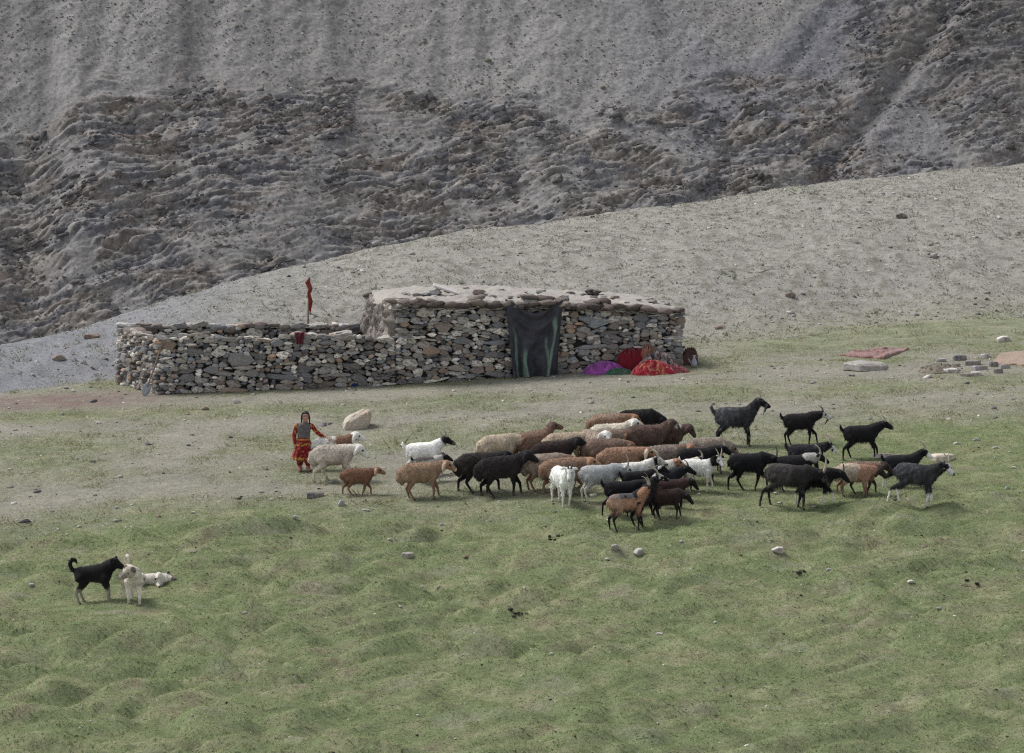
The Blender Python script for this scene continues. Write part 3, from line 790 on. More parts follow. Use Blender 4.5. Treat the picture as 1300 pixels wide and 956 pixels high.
    if T == 'fat': tp, tr = [(tx+.09, ty, tz-.02), (tx+.005, ty, tz-.07), (tx-.015, ty, tz-.17), (tx+.02, ty, tz-.25)], [.10, .11, .10, .06]
    elif T == 'up': tp, tr = [(tx+.05, ty, tz-.03), (tx-.035, ty, tz+.02), (tx-.06, ty, tz+.09), (tx-.045, ty, tz+.14)], [.04, .036, .03, .012]
    elif T == 'down': tp, tr = [(tx+.04, ty, tz-.02), (tx-.02, ty, tz-.05), (tx-.03, ty, tz-.15)], [.04, .032, .014]
    elif T == 'curl': tp, tr = [(tx+.05, ty, tz-.01), (tx-.04, ty, tz+.04), (tx-.07, ty, tz+.14), (tx-.01, ty, tz+.21), (tx+.06, ty, tz+.19), (tx+.08, ty, tz+.13)], [.04, .042, .045, .042, .036, .018]
    elif T == 'lie': tp, tr = [(tx+.05, ty, tz-.03), (tx-.06, ty, tz-.06), (tx-.18, ty, tz-.07)], [.04, .036, .016]
    tube(tp, tr, V, F, 9); ch['tail'] = (tp, tr)
    me = remesh(name, V, F, voxel, 3)
    P, Nn = verts_np(me)
    # which part of the body is each point on
    names = list(ch); D = []; T_ = []
    for k in names:
        dd, tt = seg_dist(P, *ch[k]); D.append(dd); T_.append(tt)
    D = np.array(D); T_ = np.array(T_); idx = D.argmin(0); par = T_[idx, np.arange(len(P))]
    part = np.array([n_.rstrip('0123') for n_ in names])[idx]
    if woolly:                                             # lumpy fleece on trunk and neck
        w = ((part == 'torso') | (part == 'tail')).astype(float)*woolly + (part == 'neck')*woolly*.6
        P = P + Nn*(w*(0.007*noise(P[:, 0]*22+seed, P[:, 2]*16+P[:, 1]*9, seed) + .006*noise(P[:, 0]*38+seed, P[:, 2]*38+P[:, 1]*20, seed+1)))[:, None]
        me.vertices.foreach_set('co', P.astype(np.float32).ravel()); me.update()
    C = paint(P, part, par, seed)
    hoof = (part == 'leg') & (P[:, 2] < .03); C[hoof] = srgb(52, 46, 42)
    for s in (-1, 1):                                      # eyes and nostrils
        e = hpts[1]+d*.055+side*s*hr[1]*.85+upv*.02; C[np.linalg.norm(P-e, axis=1) < .03] = srgb(28, 24, 22)
        e = hpts[4]+d*.02+side*s*.018; C[np.linalg.norm(P-e, axis=1) < .018] *= .55
    set_cols(me, C); me.materials.append(M_coat)
    # coat hairs
    r = np.random.default_rng(seed); cand = np.nonzero(np.isin(part, ('torso', 'neck', 'tail', 'beard')) | ((part == 'leg') & (par < .45)))[0]
    nh = int(3700*hairy); pick = r.choice(cand, nh); B = P[pick]; N_ = Nn[pick]
    ln = (r.uniform(.012, .026, nh) if kind == 'sheep' else r.uniform(.012, .028, nh) if kind == 'dog' else r.uniform(.02, .045, nh))[:, None]
    ln = ln*np.where((kind == 'goat') & (B[:, 2:3] < .46), 1.5, 1.0)
    dirv = N_*(0.75 if kind == 'sheep' else .35) + np.array((-.25, 0, -.75 if kind != 'sheep' else -.3)) + r.normal(size=(nh, 3))*.3
    dirv = dirv/np.linalg.norm(dirv, axis=1)[:, None]
    sd = np.cross(dirv, N_+r.normal(size=(nh, 3))*.2); sd = sd/np.maximum(np.linalg.norm(sd, axis=1), 1e-6)[:, None]*.0055
    HV = np.stack([B-sd-N_*.004, B+sd-N_*.004, B+dirv*ln], 1).reshape(-1, 3); HF = np.arange(nh*3).reshape(-1, 3)
    HC = np.repeat(C[pick]*r.uniform(.8, 1.3, nh)[:, None], 3, 0)
    hair = mesh_np('hair', HV, HF, False, np.clip(HC, 0, 1)); hair.materials.append(M_hair)
    horns = []
    if hornspec:
        hl, spread, curl, dark = hornspec
        for s in (-1, 1):
            v = []; f = []; pts = []; rr = []
            b = hpts[0]+d*.05+side*s*.024+upv*.05
            for k in range(8):
                t = k/7; ang = math.radians(100)+t*math.radians(curl)
                if k == 0: p = b
                else: p = pts[-1]+(d*math.cos(ang)+upv*math.sin(ang)+side*s*spread*(.4+t))*hl/7
                pts.append(p); rr.append(.019*(1-t)+.005)
            tube(pts, rr, v, f, 7)
            hm = mesh_np('horn', np.array(v), f, True); hm.materials.append(M_horn_dark if dark else M_horn); horns.append(hm)
    return me, hair, horns

# -------- colouring of fleeces and coats: real markings of each beast
def C3(c):
    v = np.array(srgb(*c)); return (.74*v+.26*v.mean())*np.array((.92, .91, .87))
def paint_with(body, head=None, legs=None, neck=None, ops=()):
    def fn(P, part, par, seed):
        n = fbm(P[:, 0]*4+seed*1.7, P[:, 2]*4+P[:, 1]*3, seed % 50, 3); n2 = noise(P[:, 0]*13+seed, P[:, 2]*13+P[:, 1]*8, seed % 40)
        C = np.repeat(C3(body)[None], len(P), 0)*(1+.24*n+.17*n2)[:, None]
        def put(mask, col, k=1.0):
            m = (np.clip(mask, 0, 1)*k)[:, None]; C[:] = C*(1-m)+(C3(col)*(1+.10*n2)[:, None])*m
        hd = np.isin(part, ('head', 'ear', 'beard')).astype(float); nk = (part == 'neck').astype(float)
        lg = (part == 'leg')*sstep(.18, .45, par+.06*n)
        if neck: put(nk*sstep(.2, .5, par+.15*n), neck)
        if legs: put(lg, legs)
        if head: put(np.maximum(hd, nk*sstep(.7, .9, par+.1*n)), head)
        x, z = P[:, 0], P[:, 2]
        for o in ops:
            k = o[0]; c = o[1]; a = o[2] if len(o) > 2 else 1.0
            if k == 'sock': put((part == 'leg')*sstep(.27, .22, z+.03*n), c, a)
            elif k == 'rump': put(sstep(-.10, -.2, x+.12*n)*(hd == 0)*(1-lg), c, a)
            elif k == 'fore': put(sstep(-.02, .06, x+.10*n)*(hd == 0)*(1-lg), c, a)
            elif k == 'back': put(sstep(.60, .66, z+.04*n)*(hd == 0)*(nk == 0), c, a)
            elif k == 'belly': put(sstep(.46, .38, z+.04*n)*(part == 'torso'), c, a)
            elif k == 'face': put((part == 'head')*sstep(.35, .5, par+.08*n)*sstep(-.5, -.2, n2+.8*n), c, a)
            elif k == 'ears': put((part == 'ear').astype(float), c, a)
            elif k == 'blaze': put((part == 'head')*(n2+n > -.1), c, a)
            elif k == 'patch': put(sstep(.05, .2, fbm(x*3+o[3], z*3+P[:, 1]*2, 9, 2))*(hd == 0)*(part != 'leg'), c, a)
            elif k == 'mottle': put(sstep(0, .5, n2+.6*noise(x*22, z*22+P[:, 1]*14, 7)), c, a)
            elif k == 'tail': put((part == 'tail').astype(float), c, a)
            elif k == 'neckband': put(nk, c, a)
            elif k == 'muzzle': put((part == 'head')*sstep(.72, .85, par), c, a)
        put((part == 'leg')*sstep(.16, .03, z+.03*n)*.35 + (part == 'torso')*sstep(.44, .36, z)*.12, (112, 100, 84))      # dust and mud
        return np.clip(C, .004, .9)
    return fn

GROUP_S = 'sheep of the mixed flock'; GROUP_G = 'goats of the mixed flock'
def beast(kind, px, py, size, label, paint, pose, heading=0, horns=None, seed=1, hairy=1.0, name=None, dz=0.0, woolly=None):
    """Stand an animal with the middle of its feet at a spot of the meadow; size = real scale."""
    p = on_ground(px, py)
    me, hair, hm = make_animal('body', kind, SPEC[kind], pose, paint, seed, horns, hairy, (1.0 if kind == 'sheep' else 0.35) if woolly is None else woolly)
    root = link(name or kind, None, label=label, cat=kind, group=GROUP_S if kind == 'sheep' else GROUP_G if kind == 'goat' else None)
    # lean with the turf
    h = math.radians(heading); c, s = math.cos(h), math.sin(h); L = .27*size
    zf = gz(p[0]+c*L, p[1]+s*L); zb = gz(p[0]-c*L, p[1]-s*L)
    root.location = (p[0], p[1], (zf+zb)/2-.028+dz); root.scale = (size*(.86 if kind == 'dog' else .93), size, size*1.02)
    root.rotation_euler = Euler((0, -math.atan2(zf-zb, 2*L), h), 'XYZ')
    link('body', me, None, root); link('fleece' if kind == 'sheep' else 'coat', hair, None, root)
    for m_ in hm: link('horn', m_, None, root)
    return root
# ------------------------------------------------------------------ the flock
W1 = (0.35, -0.3, -0.32, 0.36); W2 = (-0.3, 0.32, 0.3, -0.3); W3 = (0.15, -0.12, -0.1, 0.14); ST = (0.05, -0.06, 0.03, -0.04)
W4 = (0.42, -0.05, -0.4, 0.1)
CREAM = (196, 184, 164); WHITE = (212, 208, 200); BROWN = (128, 92, 68); RUST = (140, 98, 68); DKB = (84, 62, 52); CHOC = (66, 50, 46)
BLK = (26, 25, 28); TAN = (164, 138, 112); GREYB = (136, 116, 100); GREY = (150, 150, 152); ORA = (160, 110, 74); BLKB = (40, 34, 34)
pw = paint_with
def sheep(px, py, size, label, paint, heading=0, seed=0, legs=W3, neck=22, head=-30, yaw=0, hyaw=0, hairy=1.0, **k):
    return beast('sheep', px, py, size, label, paint, dict(legs=legs, neck=neck, head=head, yaw=yaw, hyaw=hyaw, **k), heading, None, seed, hairy)
def goat(px, py, size, label, paint, heading=0, seed=0, legs=W3, neck=42, head=-28, yaw=0, hyaw=0, horns=(.24, .22, 75, False), hairy=1.0, **k):
    return beast('goat', px, py, size, label, paint, dict(legs=legs, neck=neck, head=head, yaw=yaw, hyaw=hyaw, **k), heading, horns, seed, hairy)

sheep(424, 597, .98, 'white sheep with a broad brown shoulder patch touched by the girl', pw(WHITE, head=WHITE, legs=WHITE, ops=(('fore', BROWN), ('neckband', BROWN), ('face', WHITE), ('patch', BROWN, .7, 4.0))), 4, 1, W3, 32, -20)
sheep(426, 611, 1.05, 'dusty cream sheep with hanging white ears striding beside the girl', pw((178, 166, 152), head=WHITE, legs=CREAM, neck=(196, 188, 176), ops=(('belly', (160, 140, 120), .6),)), -2, 2, (-.25, .42, .48, -.32), 8, -42)
sheep(455, 629, .76, 'small red-brown lamb with a pale rump beside the cream sheep', pw((120, 82, 58), head=(138, 100, 74), legs=(126, 88, 64), ops=(('tail', (186, 170, 150), .8), ('ears', (176, 140, 112)))), 0, 3, W1, 20, -18)
goat(541, 603, .97, 'white goat with a black face walking behind the brown sheep', pw((226, 224, 220), head=BLK, legs=WHITE, ops=(('face', (120, 116, 114), .45),)), 0, 4, W1, 36, -25, horns=(.20, .2, 70, False), tail='up')
goat(545, 613, .74, 'small grey-white goat with a dark back hidden behind the brown sheep', pw((176, 168, 162), head=BLKB, legs=WHITE, ops=(('back', BLKB, .85), ('tail', BLK))), 2, 5, W3, 22, -25, horns=None)
sheep(538, 633, 1.0, 'tawny brown sheep with pale ears walking in front of the white goat', pw((142, 112, 86), head=(150, 112, 84), legs=(130, 94, 72), ops=(('ears', (184, 152, 124)), ('muzzle', (200, 180, 160)))), -2, 6, (.30, .05, -.05, .2), 12, -28)
sheep(611, 624, 1.08, 'black-brown sheep walking behind another black sheep, rump clear', pw((46, 39, 38), head=BLK, legs=BLK), 0, 7, W1, 15, -25)
sheep(640, 630, 1.1, 'black sheep with slim legs striding in front of another black sheep', pw((42, 36, 37), head=(36, 34, 38), legs=BLK), 0, 8, (.28, -.25, -.15, .3), 26, -30)
sheep(638, 595, 1.0, 'shaggy cream sheep with a bowed brown head behind the black pair', pw((184, 166, 140), head=BROWN, legs=(110, 84, 66), ops=(('mottle', (150, 126, 102), .4),)), 0, 9, W3, -8, -50)
sheep(682, 590, .98, 'curly brown sheep with a raised dark head', pw((132, 102, 84), head=(92, 70, 60), legs=(92, 70, 58), ops=(('mottle', (104, 78, 64), .5),)), 6, 10, ST, 42, -15)
sheep(720, 593, 1.0, 'pale tan sheep with a cream rump beside the white-faced sheep', pw((178, 156, 130), head=TAN, legs=(130, 104, 84), ops=(('tail', (212, 200, 176)), ('mottle', (156, 132, 108), .4))), 0, 11, ST, 0, -35)
sheep(752, 592, 1.02, 'grey-tan sheep with a white face turned straight out of the flock', pw((156, 136, 120), head=(216, 212, 206), legs=(150, 130, 116)), -62, 12, ST, 34, -30)
sheep(705, 606, 1.02, 'dark chocolate sheep with a black head in the middle of the flock', pw((52, 41, 38), head=(34, 31, 34), legs=(40, 34, 32)), 2, 13, W3, 24, -22)
sheep(776, 569, 1.02, 'ginger-brown sheep with a greyish back at the rear of the flock', pw((140, 104, 80), head=ORA, legs=(110, 80, 62), ops=(('back', (150, 128, 112), .5),)), -3, 14, ST, 5, -30)
sheep(812, 566, 1.06, 'black sheep with its head down at the rear of the flock', pw((34, 32, 33), head=BLK, legs=BLK), -3, 15, ST, -25, -45)
sheep(777, 583, 1.03, 'cream-white sheep with a raised white head and dark eye patch', pw((208, 198, 178), head=(216, 210, 200), legs=CREAM, ops=(('blaze', (120, 110, 100), .3),)), 0, 16, ST, 32, -22)
sheep(823, 586, 1.06, 'dark brown sheep with a white forehead blaze', pw((92, 70, 60), head=(84, 64, 56), legs=DKB, ops=(('face', (208, 200, 192)), ('muzzle', (120, 96, 84)))), 2, 17, W3, 36, -20)
sheep(846, 582, .96, 'dark brown sheep with an all-dark drooping head beyond the blazed sheep', pw((84, 63, 54), head=(80, 62, 56), legs=DKB), 2, 18, ST, 18, -50)
sheep(768, 590, 1.0, 'greyish brown sheep half hidden between two brown sheep', pw((140, 116, 100), head=BROWN, legs=DKB, ops=(('mottle', (120, 96, 82), .5),)), 5, 19, ST, -10, -40)
sheep(770, 602, 1.0, 'mottled brown sheep with a dark flank, head behind the ginger sheep', pw((128, 102, 86), head=BROWN, legs=DKB, ops=(('mottle', (104, 80, 68), .5), ('belly', DKB, .8))), 0, 20, ST, -5, -40)
sheep(791, 614, 1.03, 'big ginger sheep with a cream ear in the centre of the flock', pw((150, 112, 86), head=(152, 110, 82), legs=(124, 88, 66), ops=(('ears', (208, 190, 164)), ('mottle', (132, 94, 70), .35))), -2, 21, W3, 4, -22)
sheep(846, 610, 1.0, 'grey-brown sheep with an orange head', pw((128, 112, 102), head=(168, 118, 84), legs=DKB, neck=(120, 92, 74), ops=(('mottle', (100, 84, 76), .6), ('belly', DKB, .6))), 0, 22, ST, 12, -25)
sheep(899, 601, .98, 'grey-tan sheep with a bowed head behind the black and white goats', pw((150, 134, 118), head=(120, 104, 94), legs=(110, 92, 80), ops=(('mottle', (122, 106, 94), .6),)), 5, 23, ST, -18, -45)
sheep(694, 621, 1.0, 'grey-backed brown sheep at the left of the white goat', pw((146, 128, 112), head=BROWN, legs=(124, 86, 64), ops=(('belly', (132, 98, 76), .8),)), 0, 24, W3, -5, -30)
sheep(718, 628, 1.02, 'rusty brown sheep standing behind the white goat', pw((140, 106, 82), head=(168, 122, 86), legs=(132, 90, 64)), 0, 25, W1, 8, -20)
goat(713, 640, 1.0, 'white goat standing square on, facing out of the flock', pw((222, 222, 218), head=(214, 214, 210), legs=(226, 222, 214), ops=(('muzzle', (150, 146, 142), .6),)), -68, 26, ST, 44, -38, -14, -12, horns=(.17, .25, 70, True), tail='down', hairy=.7)
goat(764, 638, 1.02, 'long-haired silver-grey goat beside the white goat', pw((166, 167, 169), head=(190, 190, 188), legs=(196, 188, 178), ops=(('mottle', (134, 136, 140), .5), ('fore', (128, 130, 136), .4), ('sock', (210, 202, 190)))), -2, 27, (.1, -.15, .35, -.1), 8, -35, horns=(.22, .15, 50, False), tail='down')
goat(808, 630, .95, 'white goat with a black-striped head behind the grey goat', pw((206, 202, 194), head=BLK, legs=WHITE, ops=(('blaze', (200, 196, 190), .7),)), 15, 28, ST, 32, -20, -20, -10, horns=(.26, .3, 95, False), tail='down')
goat(791, 653, .92, 'black goat standing behind the tan and black goat', pw(BLK, head=BLK, legs=BLK), 0, 29, W1, 20, -30, horns=(.2, .2, 80, True))
goat(798, 673, .97, 'tan goat with a black saddle and black legs at the front', pw((160, 114, 82), head=BLK, legs=(34, 31, 32), ops=(('back', (78, 78, 84)), ('belly', (40, 36, 36)), ('rump', (170, 140, 118), .4), ('neckband', (150, 104, 72)))), 16, 30, (.05, -.12, -.1, .25), 46, -25, 14, 0, horns=(.24, .22, 85, False), tail='down')
goat(815, 640, .92, 'black goat with a white ring at its ear', pw(BLK, head=BLK, legs=BLK, ops=(('ears', (200, 200, 198)),)), 10, 31, ST, 36, -30, -15, -15, horns=(.2, .22, 85, False))
goat(824, 662, .95, 'black goat with pale swept-back horns behind the tan goat', pw((34, 32, 34), head=BLK, legs=BLK, ops=(('blaze', (196, 194, 190), .7),)), 42, 32, ST, 44, -25, -20, -20, horns=(.27, .25, 90, False))
goat(850, 656, .78, 'young dark brown goat without horns, nose to the turf', pw((50, 37, 35), head=(36, 31, 32), legs=(32, 29, 30), ops=(('back', (68, 48, 44), .6),)), -3, 33, W3, -18, -50, horns=None, tail='down', fat=1.15)
goat(848, 637, .9, 'blue-black goat with its tail raised in the middle of the flock', pw((34, 36, 42), head=BLK, legs=BLK), 0, 34, W3, 20, -30, horns=(.18, .2, 80, True))
goat(853, 645, .8, 'maroon-brown goat squeezed between black goats', pw((62, 42, 42), head=BLK, legs=BLK), -4, 35, ST, 15, -45, horns=(.14, .2, 80, True), tail='down')
goat(836, 627, .88, 'cream-white goat with a ginger head', pw((204, 196, 182), head=(160, 112, 80), legs=CREAM, ops=(('muzzle', WHITE),)), 2, 36, ST, 22, -30, horns=None, tail='down')
goat(864, 623, .86, 'black goat streaked with cream', pw(BLK, head=BLK, legs=BLK, ops=(('patch', (206, 196, 176), .9, 2.2), ('tail', (216, 204, 180)))), 6, 37, ST, 30, -30, horns=(.2, .2, 80, False))
goat(887, 624, .9, 'white goat with black neck and white-striped face near the right of the flock', pw((216, 214, 208), head=BLK, legs=(206, 186, 160), neck=BLK, ops=(('blaze', (206, 204, 200), .8), ('sock', (216, 206, 190)))), -12, 38, (.25, -.1, -.1, .2), 38, -35, -25, -20, horns=(.2, .35, 70, False), tail='up')
goat(888, 614, 1.0, 'large black goat behind the white goat with a black neck', pw(BLK, head=BLK, legs=BLK, ops=(('muzzle', (190, 188, 186), .8),)), 0, 39, W3, 22, -30, horns=(.22, .25, 80, False), tail='down')
goat(935, 566, 1.15, 'tall black goat with a grey frosted back, beard and raised tail', pw((64, 64, 68), head=BLK, legs=(26, 25, 28), neck=(32, 31, 34), ops=(('mottle', (98, 98, 102), .55), ('belly', BLK), ('fore', (38, 37, 40), .7))), -2, 40, ST, 56, -22, horns=(.22, .12, 55, False), beard=True)
goat(1018, 564, .93, 'black goat with white cheeks stepping out beyond the flock', pw((36, 32, 33), head=(30, 29, 31), legs=BLK, ops=(('blaze', (196, 194, 190), .8),)), 0, 41, (.1, -.1, -.15, .45), 18, -25, horns=(.2, .15, 90, True), beard=True)
goat(1096, 583, .97, 'black goat with its tail upright and pale lips, upslope of the flock', pw((30, 29, 32), head=BLK, legs=BLK, ops=(('muzzle', (170, 166, 162), .8),)), -2, 42, (-.3, .1, .05, .3), 28, -25, horns=(.2, .15, 85, False))
goat(953, 622, 1.02, 'black goat grazing with lowered head behind the big dark grey goat', pw((28, 28, 31), head=BLK, legs=BLK), -3, 43, W1, -4, -35, horns=(.24, .1, 45, True), tail='down')
goat(1024, 606, .95, 'black goat with a white face and pale arched horns', pw((40, 40, 45), head=BLK, legs=BLK, ops=(('face', (206, 204, 200)), ('mottle', (70, 70, 76), .4))), -4, 44, ST, 26, -35, -15, -15, horns=(.26, .2, 95, False))
goat(999, 645, 1.17, 'big dark grey goat with tall pale horns and lowered head', pw((62, 58, 58), head=BLK, legs=(28, 27, 29), neck=(40, 38, 40), ops=(('mottle', (86, 80, 78), .5), ('fore', (38, 36, 38), .8))), -4, 45, (-.35, .05, .1, -.1), 2, -40, horns=(.34, .15, 60, False), tail='down')
goat(1036, 641, .98, 'black goat with white forelegs beside the big dark grey goat', pw(BLK, head=BLK, legs=(34, 33, 34), ops=(('sock', (206, 200, 192)),)), -2, 46, (.1, -.2, -.25, .4), 6, -40, horns=(.2, .15, 60, True), tail='down')
goat(1012, 623, .98, 'black goat hidden between the white-faced goat and the big dark grey goat', pw((32, 31, 34), head=BLK, legs=BLK, ops=(('neckband', (200, 196, 188), .6),)), -3, 47, ST, 12, -30, horns=(.24, .2, 80, False), tail='down')
sheep(1084, 630, .88, 'pale sheep with ginger shoulders and a dark head', pw((176, 158, 138), head=(58, 46, 42), legs=(140, 100, 78), neck=(160, 112, 84), ops=(('fore', (158, 112, 84), .9),)), 0, 48, W3, 2, -30)
sheep(1094, 625, .86, 'brown sheep half hidden behind the ginger-shouldered sheep', pw((136, 108, 90), head=(64, 50, 46), legs=(60, 48, 44)), 0, 49, W1, 8, -30)
goat(1147, 619, .92, 'black goat with white shins, white-striped face and curved horns', pw((32, 32, 36), head=BLK, legs=BLK, ops=(('face', (204, 202, 200)), ('sock', (200, 194, 184)))), 2, 50, (-.35, -.1, .1, -.1), 40, -30, -10, -10, horns=(.27, .2, 95, False))
goat(1161, 645, 1.1, 'dark grey goat in white stockings walking at the right of the flock', pw((58, 58, 63), head=BLK, legs=(46, 45, 48), neck=(40, 40, 44), ops=(('mottle', (88, 88, 94), .55), ('sock', (212, 208, 200)), ('blaze', (200, 198, 194), .8), ('fore', (40, 40, 44), .6))), -10, 51, (-.4, .05, -.05, .15), 38, -30, -15, -15, horns=(.2, .3, 70, False), tail='down')

# ------------------------------------------------------------------ dogs
def dog(px, py, size, label, paint, pose, heading, seed, lying=False):
    r_ = beast('dog', px, py, size, label, paint, pose, heading, None, seed, .35 if lying else .7, 'dog', woolly=.1)
    if lying:
        r_.rotation_euler = Euler((-math.pi/2, 0, math.radians(heading)), 'XYZ'); r_.location.z += .16*size
    return r_
dog(124, 764, 1.02, 'black dog with white paws and curled tail standing beside the cream dog',
    pw((26, 25, 27), head=(24, 23, 25), legs=(40, 34, 32), ops=(('sock', (150, 136, 126)), ('muzzle', (96, 84, 78), .6))), dict(legs=(-.05, .08, .05, -.03), neck=22, head=-22, yaw=-6, tail='curl', ears='flop'), -4, 61)
dog(167, 764, .98, 'cream dog facing outward with grey-brown face and curled tail',
    pw((200, 190, 172), head=(172, 160, 144), legs=(208, 198, 182), ops=(('face', (120, 108, 98), .75), ('ears', (110, 96, 86)))), dict(legs=(.1, -.05, -.12, .22), neck=18, head=-25, yaw=-38, hyaw=-30, tail='curl', ears='flop', fat=1.1), -70, 62)
dog(188, 748, .84, 'white dog with a dark muzzle lying asleep on its side',
    pw((216, 208, 196), head=(206, 196, 184), legs=(214, 206, 194), ops=(('face', (70, 64, 62), .9), ('ears', (90, 78, 72)))), dict(legs=(.5, .3, -.15, .05), neck=0, head=-20, yaw=0, tail='lie', ears='flop', fat=1.0), 2, 63, True)
# ------------------------------------------------------------------ the girl
M_cloth = material('woven_cloth', attr='Col', rough=0.9, scale=24, amount=0.22, bump=0.5, bscale=70, bdist=0.008, spec=0.1, sheen=0.2)
M_skin = material('skin', attr='Col', rough=0.6, scale=20, amount=0.08, bump=0.1, bscale=60, bdist=0.004, spec=0.3)
M_hairp = material('dark_hair', base=srgb(30, 27, 27), rough=0.55, scale=40, amount=0.3, bump=0.5, bscale=50, bdist=0.01, stretch=(6, 6, 0.6))
def girl():
    g = on_ground(386, 598)
    root = link('person', None, label='girl in a red gold-patterned dress and grey vest reaching out to a sheep', cat='person')
    root.location = (g[0], g[1], g[2]-.005); root.rotation_euler = (0, 0, math.radians(6))
    V = []; F = []
    A = np.array
    for s in (-1, 1):                                       # legs
        tube([(s*.07, 0, .60), (s*.08, -.01, .36), (s*.085, .01, .10), (s*.088, 0, .055)], [.075, .052, .036, .032], V, F, 10)
        tube([(s*.088, .02, .035), (s*.092, -.05, .032), (s*.096, -.10, .026)], [.034, .036, .028], V, F, 10)
    loft([(A((0, 0, z)), A((w, 0, 0)), A((0, d, 0))) for z, w, d in ((.53, .08, .06), (.58, .125, .085), (.68, .115, .08), (.78, .11, .078), (.90, .13, .082), (.97, .125, .07), (1.0, .07, .05))], V, F, 14)
    tube([(0.01, 0, .96), (.02, -.005, 1.03), (.03, -.01, 1.08)], [.05, .042, .042], V, F, 10)
    hc = A((.035, -.015, 1.125))                            # head: cranium, face, chin, nose, ears
    loft([(hc+A((0, dy, dz)), A((w, 0, 0)), A((0, d, 0))) for dz, w, d, dy in ((-.10, .026, .03, -.03), (-.085, .044, .05, -.018), (-.045, .062, .07, -.006), (0, .072, .084, 0), (.05, .073, .088, .006), (.09, .055, .068, .01), (.112, .022, .03, .01))], V, F, 16)
    tube([hc+A((0, -.082, .012)), hc+A((0, -.097, -.022)), hc+A((0, -.09, -.03))], [.008, .013, .010], V, F, 8)
    for s in (-1, 1): tube([hc+A((s*.068, .0, .015)), hc+A((s*.078, .006, -.005)), hc+A((s*.072, .0, -.03))], [.012, .014, .010], V, F, 8)
    arms = {}
    arms['l'] = [(.105, 0, .955), (.165, 0, .935), (.275, -.02, .80), (.40, -.045, .715)]     # towards the sheep
    arms['r'] = [(-.105, 0, .955), (-.155, .01, .92), (-.20, .02, .74), (-.185, -.035, .575)]
    rad = [.05, .045, .034, .024]
    for k in arms:
        tube(arms[k], rad, V, F, 10)
        w = A(arms[k][3]); d = w-A(arms[k][2]); d /= np.linalg.norm(d)
        out = A((0, -1.0, 0)); sid = np.cross(d, out); sid /= np.linalg.norm(sid); nrm = np.cross(sid, d)
        tube([w, w+d*.03, w+d*.06], [.022, .030, .028], V, F, 10, flat=(nrm, .55))      # palm
        for i, (off, ln) in enumerate(((-.023, .048), (-.008, .056), (.008, .053), (.022, .042))):
            b = w+d*.058+sid*off; curl = -nrm*.012 if k == 'l' else -nrm*.02
            tube([b, b+d*ln*.5+curl*.4, b+d*ln+curl*1.4], [.0085, .008, .0065], V, F, 7)
        b = w+d*.022-sid*.026; tube([b, b-sid*.022+d*.018-nrm*.005, b-sid*.028+d*.042-nrm*.012], [.011, .0095, .007], V, F, 7)
    me = remesh('body', V, F, .0085, 2)
    P, N_ = verts_np(me)
    C = np.repeat(A(srgb(160, 118, 100))[None], len(P), 0)
    q = P-hc
    for s in (-1, 1):
        C[np.linalg.norm((q-A((s*.03, -.075, .012)))/A((.017, .03, .009)), axis=1) < 1] = srgb(40, 30, 28)
        C[np.linalg.norm((q-A((s*.03, -.078, .034)))/A((.022, .03, .006)), axis=1) < 1] = srgb(50, 38, 34)
    C[np.linalg.norm((q-A((0, -.07, -.056)))/A((.022, .03, .008)), axis=1) < 1] = srgb(158, 88, 84)
    set_cols(me, C); link('body', me, M_skin, root)
    def cloth(name, V, F, colf, vox=.012):
        me = remesh(name, V, F, vox, 2); P, _n = verts_np(me); set_cols(me, colf(P)); return link(name, me, M_cloth, root)
    RED = A(srgb(124, 24, 28)); DRED = A(srgb(84, 17, 22)); GOLD = A(srgb(160, 126, 62))
    def dress_col(P):
        n = fbm(P[:, 0]*13, P[:, 2]*13+P[:, 1]*9, 3, 3); n2 = noise(P[:, 0]*24+4, P[:, 2]*24+P[:, 1]*17, 8)
        C = RED+(DRED-RED)*np.clip(.35+.9*n, 0, 1)[:, None]
        band = np.maximum.reduce([np.exp(-((P[:, 2]-z0)/w)**2) for z0, w in ((.27, .022), (.56, .022), (.66, .012))])*(np.abs(P[:, 0]) < .30)
        arm = (np.abs(P[:, 0]) > .13) & (P[:, 2] > .56)
        m = np.where(arm, sstep(.12, .4, n2+.4*n), np.clip(band*1.3*(n2 > -.25), 0, 1) + .75*sstep(.3, .5, n2)*(P[:, 2] < .6))
        m = np.clip(m, 0, 1)[:, None]*.85; return C*(1-m)+GOLD*m
    V = []; F = []
    loft([(A((0, 0, z)), A((w, 0, 0)), A((0, d, 0))) for z, w, d in ((.60, .13, .10), (.70, .118, .086), (.80, .115, .084), (.90, .132, .088), (.97, .125, .076), (1.005, .07, .056))], V, F, 14)
    for k in arms: tube(arms[k], [.056, .052, .048, .040], V, F, 10)
    cloth('dress_top', V, F, dress_col)
    V = []; F = []; sides = 44; rings = []                   # gathered skirt, swinging to her right
    for j, (z, w, d, cx) in enumerate(((.74, .118, .088, 0), (.66, .135, .105, -.005), (.52, .165, .13, -.02), (.36, .20, .155, -.035), (.22, .22, .17, -.045), (.20, .205, .155, -.045))):
        for k in range(sides):
            t = 2*math.pi*k/sides; f = 1+.07*(j/5)*math.sin(k*2*math.pi*11/sides+.8*math.sin(t*3))
            V.append(A((cx+w*f*math.cos(t), d*f*math.sin(t), z-(.05*math.cos(t) if j > 3 else 0))))
    for j in range(5):
        for k in range(sides): F.append((j*sides+k, j*sides+(k+1) % sides, (j+1)*sides+(k+1) % sides, (j+1)*sides+k))
    F.append(tuple(range(sides))[::-1]); F.append(tuple(5*sides+k for k in range(sides)))
    cloth('skirt', V, F, dress_col)
    V = []; F = []
